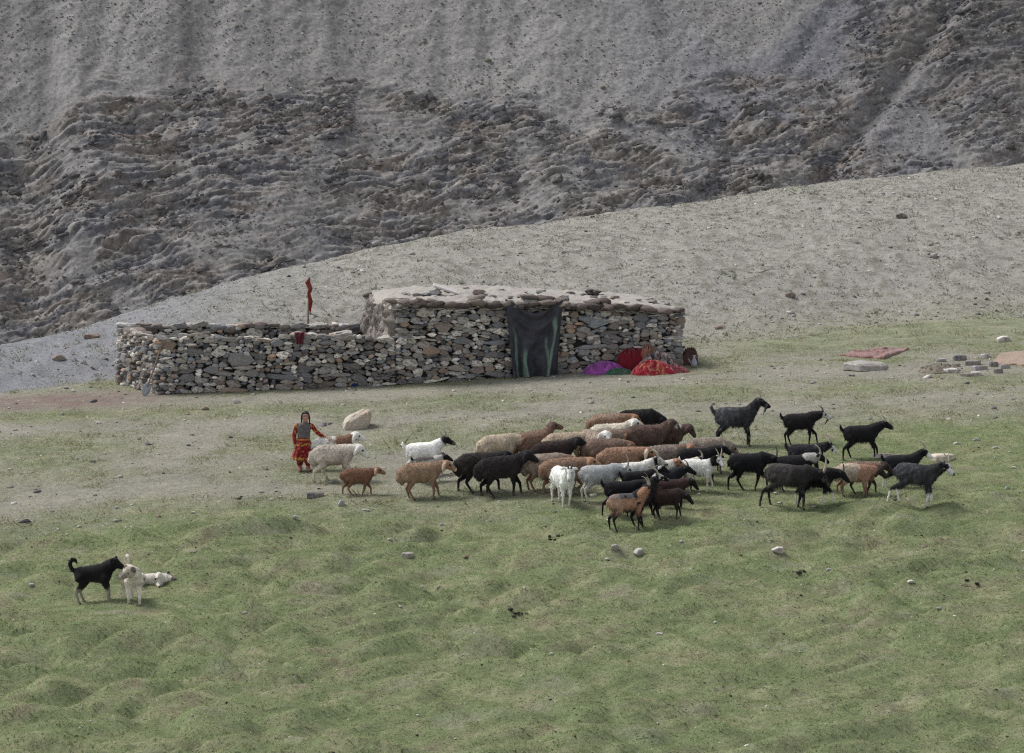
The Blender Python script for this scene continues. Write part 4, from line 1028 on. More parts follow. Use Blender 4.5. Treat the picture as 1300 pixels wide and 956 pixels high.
    for s in (-1, 1): tube([(s*.07, 0, .60), (s*.082, -.005, .36), (s*.086, .0, .14)], [.085, .075, .066], V, F, 12)
    cloth('trousers', V, F, lambda P: dress_col(P)*.95)
    V = []; F = []
    loft([(A((0, 0, z)), A((w, 0, 0)), A((0, d, 0))) for z, w, d in ((.68, .128, .10), (.76, .134, .102), (.86, .146, .106), (.94, .152, .104), (.985, .118, .088), (1.01, .08, .066))], V, F, 14)
    tube([(.01, -.02, .93), (.015, -.03, .97), (.02, -.02, .995)], [.06, .058, .045], V, F, 10)
    cloth('vest', V, F, lambda P: A(srgb(88, 83, 82))[None]*(1+.4*fbm(P[:, 0]*22, P[:, 2]*22, 2, 3))[:, None])
    for s in (-1, 1):
        V = []; F = []
        tube([(s*.087, .005, .17), (s*.088, .008, .08), (s*.088, .012, .045)], [.05, .045, .046], V, F, 10)
        tube([(s*.088, .03, .04), (s*.093, -.05, .037), (s*.097, -.115, .03)], [.042, .044, .034], V, F, 10)
        cloth('boot', V, F, lambda P: np.repeat(A(srgb(158, 98, 106))[None], len(P), 0))
    V = []; F = []                                           # hair: cap and locks down to the shoulders
    loft([(hc+A((0, dy, dz)), A((w, 0, 0)), A((0, d, 0))) for dz, w, d, dy in ((-.02, .055, .04, .06), (.03, .082, .068, .035), (.06, .084, .088, .014), (.095, .068, .078, .012), (.122, .03, .036, .012))], V, F, 16)
    for s in (-1, 1): tube([hc+A((s*.055, -.035, .085)), hc+A((s*.08, -.03, .02)), hc+A((s*.082, -.02, -.08)), hc+A((s*.075, -.02, -.18))], [.016, .018, .018, .010], V, F, 9)
    tube([hc+A((0, .065, .02)), hc+A((0, .08, -.08)), hc+A((0, .085, -.24))], [.06, .055, .025], V, F, 10)
    link('hair', remesh('hair', V, F, .010, 2), M_hairp, root)
girl()

# ------------------------------------------------------------------ cloths, tools and bundles round the hut
def lump(name, px, py, wpx, hpx, depth, colf, label, cat, seed, group=None, mat=None, folds=1.0, back=0.0, lift=0.0, power=2.2, parts=None):
    """Crumpled pile of cloth lying on the ground: width and height given as seen, depth in metres."""
    p = on_ground(px, py); k = scale_at(p); rx = wpx/k/2; h = hpx/k; ry = depth/2
    c = np.array((p[0], p[1]+ry*.9+back)); nr, na = 26, 72; V = []; S_ = []
    R, T = np.meshgrid(np.linspace(0, 1, nr), np.arange(na)/na*2*math.pi)
    out = 1+.16*noise(np.cos(T)*1.6+seed, np.sin(T)*1.6, seed)+.07*noise(np.cos(T)*5+seed, np.sin(T)*5, seed+3)
    X = np.cos(T)*R*rx*out; Y = np.sin(T)*R*ry*out
    f = np.clip(1-R**power, 0, 1)**.75
    fold = 1-np.abs(fbm(X/rx*3.6+seed, Y/ry*2.6+X/rx*1.6, seed, 2))*2.4
    Z = h*f*(.62+.40*min(folds, 1.2)*fold) + .05*h*noise(X*25, Y*25, seed)*f
    gx = c[0]+X; gy = c[1]+Y; base = ground(gx, gy)
    top = np.stack([gx, gy, base+Z+lift+.012], -1).reshape(-1, 3); bot = np.stack([gx, gy, base+lift-.03], -1).reshape(-1, 3)
    n = len(top); F = []
    for a in range(na):
        b = (a+1) % na
        for i in range(nr-1): F += [(a*nr+i, a*nr+i+1, b*nr+i+1, b*nr+i), (n+b*nr+i, n+b*nr+i+1, n+a*nr+i+1, n+a*nr+i)]
        F.append((a*nr+nr-1, n+a*nr+nr-1, n+b*nr+nr-1, b*nr+nr-1))
    o0 = np.array((c[0], c[1], gz(*c))); P = np.concatenate([top, bot])-o0
    me = mesh_np(name, P, F, True, np.clip(colf(P/np.array((rx, ry, max(h, .01)))), .003, .9))
    o = link(name, me, mat or M_cloth, label=label, cat=cat, group=group); o.location = o0
    return o
A_ = np.array
def plain(c, v=.18): return lambda Q: A_(srgb(*c))[None]*(1+v*fbm(Q[:, 0]*3, Q[:, 1]*3+Q[:, 2], 4, 3))[:, None]
def spots(c, d, k=.5, sc=5): return lambda Q: (lambda m: A_(srgb(*c))[None]*(1-m)+A_(srgb(*d))[None]*m)((k*sstep(.0, .25, noise(Q[:, 0]*sc*1.6, Q[:, 2]*sc*.5+Q[:, 1]*sc, 5))*sstep(-.3, .2, noise(Q[:, 0]*2, Q[:, 1]*2, 9)))[:, None])
def stripes(cs, f): 
    def fn(Q):
        i = np.floor((Q[:, 0]*.5+Q[:, 1]*.7+Q[:, 2]*.35+.25*noise(Q[:, 0]*2, Q[:, 2]*2, 3))*f).astype(int) % len(cs); return A_([srgb(*c) for c in cs])[i]
    return fn
GB = 'cloths heaped against the hut wall'
lump('blanket', 804, 471, 44, 31, .36, spots((112, 26, 36), (74, 20, 28), .7, 3), 'folded dark red blanket leaning against the hut wall', 'blanket', 3, GB, folds=.7, power=5)
lump('small_cloth', 822, 470.5, 18, 33, .30, spots((136, 84, 72), (166, 140, 118), .6, 4), 'small peach cloth on top of the heap by the hut wall', 'cloth', 8, GB, folds=.9, power=6)
lump('striped_shawl', 834, 472.5, 58, 25, .42, stripes(((134, 112, 102), (74, 72, 78), (150, 132, 118), (90, 56, 60), (132, 124, 118), (46, 46, 52)), 9), 'pale shawl with grey and brown stripes in the heap by the hut wall', 'shawl', 5, GB, folds=1.0)
lump('purple_cloth', 767, 475, 54, 14, .5, plain((132, 66, 132), .5), 'bright purple cloth spread at the foot of the hut wall', 'cloth', 11, GB, folds=1.2)
lump('green_cloth', 786, 476, 34, 7, .3, spots((38, 78, 60), (96, 52, 56), .5, 5), 'green dotted cloth between the purple and red cloths', 'cloth', 13, GB, folds=1.4)
lump('patterned_blanket', 828, 476.5, 58, 17, .42, spots((140, 30, 48), (166, 132, 92), .8, 6), 'crimson blanket with gold flower pattern in front of the heap', 'blanket', 17, GB, folds=1.1)
lump('pink_cloth', 853, 474, 44, 9, .3, spots((122, 62, 66), (84, 30, 38), .6, 4), 'dusty pink cloth trailing off the heap along the ground', 'cloth', 19, GB, folds=1.6)
lump('navy_cloth', 869, 472, 11, 5, .2, plain((30, 29, 52)), 'small dark blue cloth end beyond the pink cloth', 'cloth', 23, GB)
lump('sack', 451, 489, 40, 19, .45, spots((110, 96, 84), (84, 72, 64), .6, 3), 'lumpy brown sack lying at the foot of the fold wall', 'sack', 29, folds=.6, power=4)
lump('blue_bag', 453, 490.5, 20, 9, .16, plain((34, 42, 80)), 'dark blue bag in front of the brown sack', 'bag', 31)
lump('basket_bundle', 877, 464, 22, 24, .42, spots((84, 58, 52), (56, 42, 40), .8, 6), 'dark reddish-brown woven bundle at the hut corner', 'bundle', 37, folds=.7, power=5)

def curtain():
    u0 = (637-503)/(868-503)*LH; u1 = (710-503)/(868-503)*LH; n, m = 60, 70
    U, W = np.meshgrid(np.linspace(0, 1, n), np.linspace(0, 1, m))
    uu = u0+(u1-u0)*(U+(.5-U)*.22*W)
    B = HA[None, None]+ht*uu[..., None]; zt = np.vectorize(hut_top)(uu)+.03; zb = ground(B[..., 0]-hn[0]*.2, B[..., 1]-hn[1]*.2)+.015
    zt = zt-.30*np.sin(U*math.pi)**1.2+.05*np.abs(U-.5)
    Z = zt+(zb-zt)*W
    off = .20+.09*np.sin(U*17+2*W+2.5*noise(W*2, U*2, 7))*(.25+W)+.045*noise(U*6, W*2.2, 101)*(.3+W)+.05*np.sin(math.pi*U)*(1-W)-.06*np.cos((W-.16*np.sin(U*math.pi))*30)*np.exp(-W*3.5)*np.sin(U*math.pi)
    off = off+.02*noise(U*18, W*9, 102)+.07*W
    X = B[..., 0]-hn[0]*off; Y = B[..., 1]-hn[1]*off
    top = np.stack([X, Y, Z], -1).reshape(-1, 3); bk = np.stack([X+hn[0]*.008, Y+hn[1]*.008, Z], -1).reshape(-1, 3)
    F = grid_faces(n, m); bord = list(range(n)) + [n*(k+1)-1 for k in range(1, m)] + [n*m-2-k for k in range(n-1)] + [n*(m-1-k) for k in range(1, m-1)]
    S_ = np.array([(bord[i], bord[i]+n*m, bord[(i+1) % len(bord)]+n*m, bord[(i+1) % len(bord)]) for i in range(len(bord))])
    wv = .03*np.sin(W*9)+.02*noise(W*5, U*3, 4)
    gs = np.maximum(sstep(.035, .02, np.abs(U-.07-.10*W+wv))*sstep(.3, .5, W), sstep(.055, .03, np.abs(U-.22-.10*W+wv))*sstep(.55, .7, W))
    gs = np.maximum(gs, np.maximum(sstep(.045, .02, np.abs(U-.90+.10*W+wv))*sstep(.15, .25, W), sstep(.03, .015, np.abs(U-.76+.02*W-wv))*sstep(.4, .5, W)*.7))
    n_ = fbm(U*5, W*7, 103, 4)
    C = A_(srgb(46, 45, 51))[None, None]*(1+.35*n_)[..., None]; g = (gs*.7)[..., None]; C = C*(1-g)+A_(srgb(104, 128, 108))*g
    C = np.concatenate([C.reshape(-1, 3)]*2); P = np.concatenate([top, bk]); o0 = A_((*(HA+ht*(u0+u1)/2), gz(*(HA+ht*(u0+u1)/2))))
    me = mesh_np('door_curtain', P-o0, np.concatenate([F[:, ::-1], F+n*m, S_]), True, C)
    o = link('door_curtain', me, material('tarpaulin', attr='Col', rough=.7, scale=14, amount=.2, bump=.35, bscale=20, bdist=.02, spec=.35),
             label='torn dark grey curtain with green stripes hanging over the hut doorway', cat='curtain'); o.location = o0
curtain()

def tubes_obj(name, segs, mat, parent=None, sides=8, o0=(0, 0, 0), **kw):
    V = []; F = []
    for pts, rr in segs: tube([A_(p)-A_(o0) for p in pts], rr, V, F, sides)
    o = link(name, mesh_np(name, A_(V), F, True), mat, parent, **kw)
    if parent is None: o.location = o0
    return o
M_wood = material('weathered_wood', base=srgb(122, 106, 90), rough=.85, scale=12, amount=.3, bump=.4, bscale=40, bdist=.01, stretch=(8, 8, 1))
M_steel = material('worn_steel', base=srgb(128, 130, 134), rough=.4, scale=14, amount=.2, bump=.15, bscale=40, bdist=.004, spec=.6)
def pole():
    f = (392-150)/(462-150); b = FB+(FD-FB)*f + np.array((0, .65)); b[0] = at_depth(391, 414, b[1])[0]
    z0 = gz(*b); zt = at_depth(393, 353, b[1])[2]; o0 = (b[0], b[1], z0)
    root = link('cloth_pole', None, label='wooden pole wrapped in red cloth standing behind the sheepfold wall', cat='pole'); root.location = o0
    H = zt-z0
    V = []; F = []; tube([(-.03, 0, -.1), (0, 0, H*.5), (.03, 0, H-.02)], [.028, .025, .02], V, F, 8)
    link('post', mesh_np('post', A_(V), F, True), M_wood, root)
    V = []; F = []; tube([(.05, 0, H*.62), (.055, .01, H*.67), (.06, 0, H*.74), (.04, 0, H*.82), (.05, .01, H*.88), (.01, 0, H*.95), (.03, 0, H)], [.015, .04, .055, .045, .06, .065, .025], V, F, 12)
    V = [v*A_((1, .7, 1))+A_((.015*math.sin(v[2]*23), 0, 0)) for v in V]
    me = mesh_np('red_cloth', A_(V), F, True); me.materials.append(material('faded_red_cloth', base=srgb(112, 34, 32), rough=.9, scale=12, amount=.5, bump=.6, bscale=18, bdist=.03, tint=srgb(92, 70, 60), tscale=9))
    link('cloth', me, None, root)
pole()
def shovel():
    a = on_ground(183, 503); top = at_depth(206, 436, FA[1]-.02)
    a = A_(a); d = top-a; d /= np.linalg.norm(d); o0 = a
    root = link('shovel', None, label='shovel with wooden handle leaning on the corner of the fold wall', cat='shovel'); root.location = o0
    V = []; F = []; tube([d*.24, d*.6+A_((.005, 0, 0)), d*(np.linalg.norm(top-a))], [.019, .018, .017], V, F, 8); link('handle', mesh_np('handle', A_(V), F, True), M_wood, root)
    s = np.cross(d, A_((0, -1.0, 0))); s /= np.linalg.norm(s); nn = np.cross(s, d); V = []; F = []
    prof = [(0, .012), (.05, .065), (.12, .095), (.22, .10), (.28, .085), (.33, .022)]
    for lay in (0, .006):
        for t, w in prof:
            for k in (-1, 0, 1): V.append(d*t+s*w*k-nn*(.02*(1-abs(k)))+nn*lay)
    n = len(prof)*3
    for i in range(len(prof)-1):
        for k in range(2):
            q = (i*3+k, i*3+k+1, i*3+k+4, i*3+k+3); F += [q, tuple(n+v for v in q[::-1])]
        F += [(i*3, i*3+3, n+i*3+3, n+i*3), (i*3+5, i*3+2, n+i*3+2, n+i*3+5)]
    F += [(0, n, n+1, 1), (1, n+1, n+2, 2), (n-3, n-2, 2*n-2, 2*n-3), (n-2, n-1, 2*n-1, 2*n-2)]
    link('blade', mesh_np('blade', A_(V), F, True), M_steel, root)
shovel()
def jug():
    p = on_ground(881, 466); V = []; F = []
    loft([(A_((0, 0, z)), A_((r_, 0, 0)), A_((0, r_, 0))) for z, r_ in ((0, .06), (.02, .075), (.10, .08), (.16, .06), (.20, .035), (.26, .032), (.29, .045))], V, F, 16)
    o0 = A_((p[0], p[1], gz(p[0], p[1])))
    root = link('metal_jug', None, label='small pale metal jug in front of the reddish-brown bundle', cat='jug'); root.location = o0
    link('body', mesh_np('body', A_(V), F, True), M_steel, root)
    tubes_obj('handle', [([(.035, 0, .25), (.10, 0, .24), (.11, 0, .14), (.075, 0, .08)], [.009]*4)], M_steel, root)
    tubes_obj('spout', [([(-.07, 0, .09), (-.11, 0, .15), (-.13, 0, .21)], [.02, .014, .010])], M_steel, root)
jug()
def scarf():
    """Dark red cloth caught on top of the fold wall."""
    u = (381-204)/(503-204)*LF; tF = (HA-FA)/LF; nF = A_((tF[1], -tF[0])); c = FA+tF*u; z = gz(*c)+fold_h(u)+.08; n, m = 16, 26
    U, W = np.meshgrid(np.linspace(-.5, .5, n), np.linspace(-.35, 1, m))
    wd = .26*(1-.45*np.clip(W, 0, 1)); o = np.where(W > 0, .10+.03*np.sin(U*14+W*4), .10+W*.5); Z = np.where(W > 0, -W*.27, .0)+.02*noise(U*5, W*5, 3)
    X = c[0]+tF[0]*U*wd+nF[0]*o; Y = c[1]+tF[1]*U*wd+nF[1]*o
    top = np.stack([X, Y, z+Z], -1).reshape(-1, 3); bk = top-np.array((nF[0]*.012, nF[1]*.012, .012)); F = grid_faces(n, m)
    bord = list(range(n)) + [n*(k+1)-1 for k in range(1, m)] + [n*m-2-k for k in range(n-1)] + [n*(m-1-k) for k in range(1, m-1)]
    S_ = np.array([(bord[i], bord[i]+n*m, bord[(i+1) % len(bord)]+n*m, bord[(i+1) % len(bord)]) for i in range(len(bord))]); o0 = A_((c[0], c[1], z))
    P = np.concatenate([top, bk])-o0
    ob = link('scarf', mesh_np('scarf', P, np.concatenate([F[:, ::-1], F+n*m, S_]), True, plain((84, 28, 42), .4)(P*8)), M_cloth, label='dark red scarf draped over the top of the fold wall', cat='scarf'); ob.location = o0
scarf()

def flat_cloth(name, corners, colf, label, cat, seed, amp=.035, thick=.02):
    """Rug or mat lying on uneven ground, from its four ground corners."""
    n, m = 44, 30; c = [A_(on_ground(*q)) for q in corners]
    U, W = np.meshgrid(np.linspace(0, 1, n), np.linspace(0, 1, m))
    Uj = U+.035*noise(W*4+seed, U*2, seed); Wj = W+.06*noise(U*5+seed, W*2, seed+1)
    X = (1-Wj)*((1-Uj)*c[0][0]+Uj*c[1][0])+Wj*((1-Uj)*c[3][0]+Uj*c[2][0]); Y = (1-Wj)*((1-Uj)*c[0][1]+Uj*c[1][1])+Wj*((1-Uj)*c[3][1]+Uj*c[2][1])
    Z = ground(X, Y)+.03+amp*np.clip(fbm(U*7+seed, W*3, seed, 3)+.35, 0, 2)
    top = np.stack([X, Y, Z], -1).reshape(-1, 3); bk = top-A_((0, 0, thick+.06)); F = grid_faces(n, m)
    bord = list(range(n)) + [n*(k+1)-1 for k in range(1, m)] + [n*m-2-k for k in range(n-1)] + [n*(m-1-k) for k in range(1, m-1)]
    S_ = np.array([(bord[i], bord[i]+n*m, bord[(i+1) % len(bord)]+n*m, bord[(i+1) % len(bord)]) for i in range(len(bord))])
    o0 = top.mean(0); C = colf(np.stack([U*2-1, W*2-1, 0*U], -1).reshape(-1, 3)); C = np.concatenate([C, C])
    o = link(name, mesh_np(name, np.concatenate([top, bk])-o0, np.concatenate([F, F[:, ::-1]+n*m, S_]), True, C), M_cloth, label=label, cat=cat); o.location = o0
flat_cloth('pink_rug', ((1066, 452), (1122, 456.5), (1154, 444), (1100, 447)), spots((134, 102, 96), (112, 76, 70), .5, 3), 'faded pink rug spread on the grass above a flat stone', 'rug', 4, .07)
flat_cloth('brown_mat', ((1258, 463), (1320, 466), (1345, 446), (1272, 449)), spots((138, 116, 98), (120, 100, 86), .5, 4), 'tan brown mat spread on the grass beside scattered stones', 'mat', 6, .03)

# ------------------------------------------------------------------ stones one can point to
def rock(px, py, wpx, hpx, label, col, seed, depth=None, group=None, name='stone', cat='stone', sink=.25, tilt=0.0, flat=False):
    p = on_ground(px, py); k = scale_at(p); r = np.random.default_rng(seed); w = wpx/k; h = hpx/k; d = depth or w*.7
    pts = A_(stone_points(r)); pts = pts[:, [0, 2, 1]] if flat else pts
    if not flat: pts = np.concatenate([pts, r.uniform(-.42, .42, (6, 3))*A_((1, 1, 1.1))])
    me = hull_mesh(name, pts*A_((w, d, h*1.25)))
    bm = bmesh.new(); bm.from_mesh(me); bmesh.ops.bevel(bm, geom=bm.edges[:]+bm.verts[:], offset=min(w, h)*.05, segments=1, affect='EDGES'); bm.to_mesh(me); bm.free()
    me.materials.append(M_stone)
    o = link(name, me, None, label=label, cat=cat, group=group); o.color = (*srgb(*col), 1)
    o.location = (p[0], p[1]+d*.35, gz(p[0], p[1]+d*.35)+h*(.5-sink)); o.rotation_euler = (r.normal()*.06, tilt, r.normal()*.25)
    return o
def boulder():
    p = on_ground(452, 545); k = scale_at(p); V = []
    bm = bmesh.new(); bmesh.ops.create_icosphere(bm, subdivisions=4, radius=.5)
    for v in bm.verts:
        c = A_(v.co); q = np.sign(c)*np.abs(c*2)**.62*.5
        q[2] *= 1.0+.5*q[0]; q = q+A_((.28*q[2], 0, 0))
        q *= 1+.10*float(fbm(c[0]*3, c[2]*3+c[1]*2, 3, 3)); v.co = Vector(q*A_((36/k, .5, 24/k)))
    me = bpy.data.meshes.new('boulder'); bm.to_mesh(me); bm.free(); me.materials.append(material('pale_boulder', base=srgb(178, 168, 154), rough=.9, scale=7, amount=.3, bump=.7, bscale=14, bdist=.05, tint=srgb(160, 142, 122), tscale=4))
    o = link('boulder', me, None, label='big pale wedge-shaped boulder on the turf between the girl and the hut', cat='boulder'); o.location = (p[0], p[1]+.2, gz(p[0], p[1]+.2)+.10); o.rotation_euler = (0, -.22, .2)
boulder()
rock(1102, 471, 54, 9, 'broad flat grey stone slab below the pink rug', (152, 148, 142), 5, 1.1, name='stone_slab', cat='slab', flat=True, tilt=.04)
rock(1198, 586, 34, 8, 'long pale flat stone beyond the goat with curved horns', (196, 184, 164), 6, .35, flat=True)
rock(1122, 583, 28, 5, 'pale flat stone behind the upright-tailed black goat', (176, 168, 158), 7, .35, flat=True)
rock(1275, 434, 18, 8, 'whitish stone on the grass edge above the brown mat', (200, 194, 184), 8)
rock(116, 430, 20, 6, 'reddish stone on the gravel hill behind the fold', (112, 86, 76), 9)
rock(74, 458, 18, 7, 'tan angular stone on the gravel hill left of the fold', (136, 120, 110), 10)
rock(987, 702, 15, 7, 'largest pale stone in the turf below the dark goats', (190, 184, 176), 11)
rock(811, 708, 13, 7, 'light grey stone in the turf below the tan goat', (178, 174, 168), 12)
rock(781, 699, 11, 7, 'mid grey stone beside the light grey one below the tan goat', (140, 136, 130), 13)
rock(433, 643, 9, 9, 'upright grey stone in the grass below the lamb', (150, 150, 152), 14)
rock(400, 632, 22, 6, 'dark flat slate lying left of the lamb', (84, 84, 90), 15, flat=True)
rock(518, 709, 16, 5, 'flat grey stone alone in the green hummocks', (146, 142, 136), 16, flat=True)
rock(1145, 278, 14, 7, 'dark brown stone high on the gravel hill', (78, 70, 64), 17)
rock(1004, 378, 13, 7, 'brown stone low on the gravel hill right of the hut', (104, 84, 72), 18)
for i, (x, y, w, h) in enumerate((a_, b_, c_*.8, d_*.8) for a_, b_, c_, d_ in ((152, 607, 9, 4), (332, 626, 9, 4), (345, 636, 7, 4), (356, 632, 6, 3), (375, 659, 10, 4), (464, 649, 12, 4), (494, 690, 7, 5), (561, 668, 7, 5), (557, 747, 8, 4), (535, 749, 6, 3), (40, 746, 9, 4), (245, 652, 8, 3),
        (244, 702, 8, 3), (148, 646, 7, 4), (100, 670, 7, 3), (771, 711, 8, 3), (1052, 725, 9, 4), (1157, 742, 12, 4), (838, 806, 11, 4), (1279, 621, 9, 4), (1287, 595, 9, 3), (1264, 570, 9, 4), (865, 690, 7, 3), (700, 832, 6, 3), (311, 781, 6, 3), (1192, 775, 8, 3), (985, 628, 9, 4), (990, 640, 9, 3), (1240, 560, 12, 4), (1215, 565, 10, 4))):
    c = ((176, 172, 166), (150, 152, 158), (194, 188, 178))[i % 3]
    rock(x, y, w, h, ('small light grey stone lying in the turf', 'small blue-grey stone lying in the turf', 'small whitish stone lying in the turf')[i % 3], c, 100+i, group=('small light grey stones', 'small blue-grey stones', 'small whitish stones')[i % 3])
for i, (x, y, w, h) in enumerate(((1188, 470, 16, 5), (1206, 474, 22, 6), (1220, 458, 18, 7), (1236, 464, 22, 7), (1245, 470, 20, 6), (1252, 455, 14, 6), (1268, 474, 12, 6), (1228, 478, 16, 4), (1196, 460, 12, 5), (1240, 477, 14, 5), (1262, 466, 12, 7), (1214, 466, 12, 5), (1276, 468, 14, 5))):
    c = ((150, 148, 150), (186, 182, 178), (96, 94, 98), (130, 124, 120))[i % 4]
    nm = ('grey', 'whitish', 'dark slate', 'brown-grey')[i % 4]; rock(x, y, w, h, nm+' slab in the scatter beside the brown mat', c, 200+i, group=nm+' slabs strewn beside the brown mat', flat=True)
lump('brush_heap', 1196, 474, 56, 9, .7, spots((112, 104, 90), (70, 64, 58), .9, 7), 'low heap of dark brushwood beside the scattered slabs', 'brushwood', 41, folds=1.3, mat=M_mud if False else None)
# on the roof
def on_roof(name, u, w, size, col, label, cat, seed, rot=(0, 0, 0), lift=0.0, mat=None):
    r = np.random.default_rng(seed); q = roof_xy(u, w); me = hull_mesh(name, A_(stone_points(r))*A_(size)); me.materials.append(mat or M_stone)
    o = link(name, me, None, label=label, cat=cat); o.color = (*srgb(*col), 1); o.location = (q[0], q[1], roof_z(u, w)+size[2]*.35+lift); o.rotation_euler = rot
on_roof('flat_stone', .315, .3, (.36, .4, .13), (128, 116, 108), 'flat brown stone lying on the hut roof beside a board', 'stone', 3)
on_roof('prop_stone', .165, .32, (.26, .3, .16), (170, 168, 166), 'pale stone propping the board on the hut roof', 'stone', 4)
on_roof('dark_bundle', .755, .55, (.46, .35, .15), (44, 42, 44), 'dark bundle lying on the hut roof', 'bundle', 6)
q = roof_xy(.20, .3); bm = bmesh.new(); bmesh.ops.create_cube(bm, size=1); bmesh.ops.scale(bm, vec=(.62, .26, .045), verts=bm.verts); bmesh.ops.bevel(bm, geom=bm.edges[:], offset=.008, segments=1, affect='EDGES')
me = bpy.data.meshes.new('board'); bm.to_mesh(me); bm.free(); me.materials.append(material('grey_board', base=srgb(176, 172, 166), rough=.8, scale=9, amount=.3, bump=.3, bscale=30, bdist=.01, stretch=(1, 8, 8)))
o = link('board', me, None, label='short grey board tilted on the hut roof', cat='board'); o.location = (q[0], q[1], roof_z(.20, .3)+.13); o.rotation_euler = (.25, .32, .1)

# ------------------------------------------------------------------ ground cover nobody could count
def blades(name, n, sampler, hrange, wid, mat, seed, leanr=.5, per=1):
    r = np.random.default_rng(seed); X, Y, C = sampler(r, n); n = len(X)
    Z = ground(X, Y); h = r.uniform(*hrange, n); a = r.uniform(0, 2*math.pi, n); w = wid*r.uniform(.6, 1.4, n)
    lx = r.normal(size=n)*leanr*h; ly = r.normal(size=n)*leanr*h
    V = np.empty((n, 3, 3)); V[:, 0] = np.stack([X-np.cos(a)*w, Y-np.sin(a)*w, Z-.008], 1); V[:, 1] = np.stack([X+np.cos(a)*w, Y+np.sin(a)*w, Z-.008], 1)
    V[:, 2] = np.stack([X+lx, Y+ly, Z+h], 1)
    me = mesh_np(name, V.reshape(-1, 3), np.arange(n*3).reshape(-1, 3), False, np.repeat(C, 3, 0))
    return link(name, me, mat, kind='stuff')
M_grass = material('grass_blade', attr='Col', rough=.9, scale=3, amount=.15, bump=0, spec=.1)
def translucent(m, k):                                                   # thin leaves let light through
    nt = m.node_tree; b = nt.nodes['Principled BSDF']; t = nt.nodes.new('ShaderNodeBsdfTranslucent'); x = nt.nodes.new('ShaderNodeMixShader'); x.inputs[0].default_value = k
    nt.links.new(b.inputs['Base Color'].links[0].from_socket, t.inputs['Color']); nt.links.new(b.outputs[0], x.inputs[1]); nt.links.new(t.outputs[0], x.inputs[2])
    nt.links.new(x.outputs[0], nt.nodes['Material Output'].inputs['Surface'])
translucent(M_grass, .45)
def turf_sampler(r, n):
    Y = np.sqrt(r.uniform(38**2, 72**2, n)); X = r.uniform(-1, 1, n)*(.185*Y+1.2); g = greenness(X, Y)
    ok = (r.random(n) < .10+.95*g) & (bare_brown(X, Y) < .3) & (hill_t(X, Y) < .05)
    X, Y, g = X[ok], Y[ok], g[ok]; k = np.clip(.30+.5*fbm(X*.5, Y*.7, 51, 4)+r.normal(size=len(X))*.22, 0, 1)[:, None]
    C = A_(srgb(128, 140, 97))*(1-k)+A_(srgb(148, 150, 112))*k; dry = (1-g)[:, None]*.7; C = C*(1-dry)+A_(srgb(150, 142, 120))*dry
    return X, Y, C*r.uniform(.8, 1.35, len(X))[:, None]
blades('turf_grass', 520000, turf_sampler, (.012, .038), .009, M_grass, 3, 1.2)
def tuft_mesh(name, n, sampler, seed, per, h, spread, wid):
    r = np.random.default_rng(seed); X, Y, C, S_ = sampler(r, n); X = np.repeat(X, per); Y = np.repeat(Y, per); C = np.repeat(C, per, 0); S_ = np.repeat(S_, per)
    m = len(X); dx = r.normal(size=m)*spread*S_; dy = r.normal(size=m)*spread*S_; a = r.uniform(0, 6.28, m); hh = h*S_*r.uniform(.5, 1.2, m)
    bx = X+dx; by = Y+dy; Z = ground(bx, by); w = wid*S_
    V = np.empty((m, 3, 3)); V[:, 0] = np.stack([bx-np.cos(a)*w, by-np.sin(a)*w, Z-.02], 1); V[:, 1] = np.stack([bx+np.cos(a)*w, by+np.sin(a)*w, Z-.02], 1)
    V[:, 2] = np.stack([bx+dx*.8, by+dy*.8, Z+hh], 1)
    me = mesh_np(name, V.reshape(-1, 3), np.arange(m*3).reshape(-1, 3), False, np.repeat(C*r.uniform(.75, 1.25, m)[:, None], 3, 0)); link(name, me, M_grass, kind='stuff')
def hill_sampler(r, n):
    Y = np.sqrt(r.uniform(68**2, 112**2, n*2)); X = r.uniform(-1, 1, n*2)*(.185*Y+1.5); t = hill_t(X, Y)
    ok = (t > -.02) & (t < 1.03) & (r.random(n*2) < .6+.3*noise(X*.5, Y*.3, 7)); X, Y, t = X[ok][:n], Y[ok][:n], t[ok][:n]
    k = r.random(len(X))[:, None]; C = A_(srgb(150, 148, 138))*(1-k)+A_(srgb(126, 126, 112))*k
    gr = (r.random(len(X)) < .10+.35*sstep(.3, 0, t))[:, None]; C = np.where(gr, A_(srgb(112, 116, 90)), C)
    return X, Y, C, r.lognormal(math.log(.8), .4, len(X))
tuft_mesh('hill_tufts', 20000, hill_sampler, 5, 6, .045, .07, .022)
def dry_sampler(r, n):
    Y = r.uniform(54, 76, n*3); X = r.uniform(-1, 1, n*3)*(.185*Y+1); ok = (greenness(X, Y) > .15) & (greenness(X, Y) < .75) & (hill_t(X, Y) < .05) & (bare_brown(X, Y) < .2) & (noise(X*.9, Y*1.1, 19) > 0); X, Y = X[ok][:n], Y[ok][:n]
    k = r.random(len(X))[:, None]; C = A_(srgb(120, 122, 88))*(1-k)+A_(srgb(144, 136, 112))*k; return X, Y, C, r.lognormal(math.log(.6), .35, len(X))
tuft_mesh('dry_tufts', 3500, dry_sampler, 6, 10, .08, .10, .014)
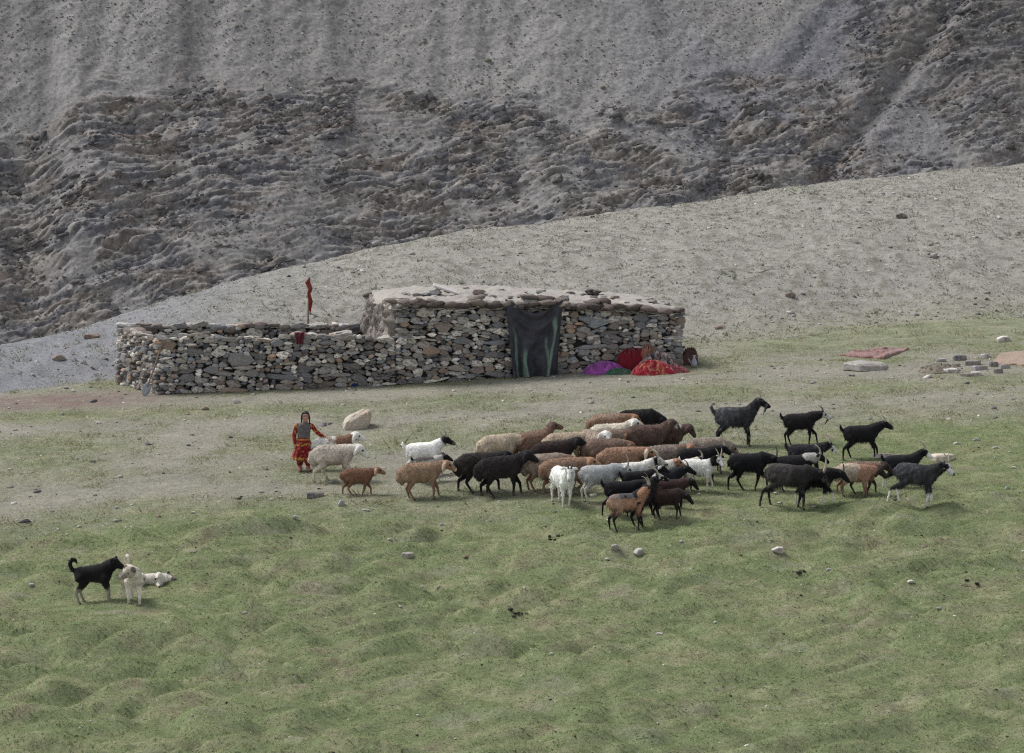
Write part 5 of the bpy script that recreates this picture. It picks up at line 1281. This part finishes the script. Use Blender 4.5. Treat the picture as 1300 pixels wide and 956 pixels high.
def pebbles():
    r = np.random.default_rng(12); P = []; Sz = []; Ro = []; Co = []
    while len(P) < 1700:
        hillside = r.random() < .5
        y = r.uniform(70, 110) if hillside else math.sqrt(r.uniform(40**2, 70**2)); x = r.uniform(-1, 1)*(.185*y+1); t = float(hill_t(x, y))
        if hillside != (t > 0) or t > 1: continue
        g = 0 if hillside else float(greenness(x, y))
        if not hillside and r.random() > 1.05-g: continue
        s_ = r.lognormal(math.log(.042 if not hillside else .055), .5); P.append(A_((x, y, gz(x, y)+s_*.1))); Sz.append(A_((s_*1.3, s_, s_*r.uniform(.35, .7)))); Ro.append((r.normal()*.3, r.normal()*.3, r.uniform(0, 3)))
        k = r.random(); Co.append(A_(srgb(*((96, 94, 94) if k < .3 else (138, 132, 126) if k < .65 else (176, 170, 162) if k < .93 else (126, 106, 96)))))
    scatter_rocks('pebbles', P, Sz, Ro, Co, M_stone_mass, SHARD_NP)
pebbles()

def droppings():
    """Dark dung and torn bits of peat in the turf."""
    r = np.random.default_rng(15); P = []; Sz = []; Ro = []; Co = []
    spots_ = [on_ground(x, y) for x, y in ((706, 682), (1020, 732), (1228, 742), (655, 780), (304, 632))]
    for q in spots_:
        for k in range(6):
            x = q[0]+r.normal()*.08; y = q[1]+r.normal()*.08; s_ = r.uniform(.03, .08); P.append(A_((x, y, gz(x, y)+.01))); Sz.append(A_((s_*1.4, s_, s_*.6))); Ro.append((0, r.normal()*.3, r.uniform(0, 3))); Co.append(A_(srgb(54, 46, 42))*r.uniform(.7, 1.4))
    for k in range(260):
        y = math.sqrt(r.uniform(40**2, 62**2)); x = r.uniform(-1, 1)*(.185*y+.5); s_ = r.uniform(.02, .05); P.append(A_((x, y, gz(x, y)+.005))); Sz.append(A_((s_*1.4, s_, s_*.6))); Ro.append((0, 0, r.uniform(0, 3))); Co.append(A_(srgb(58, 50, 44))*r.uniform(.7, 1.4) if k % 3 else A_(srgb(190, 186, 178)))
    scatter_rocks('droppings', P, Sz, Ro, Co, M_stone_mass, SHARD_NP)
droppings()
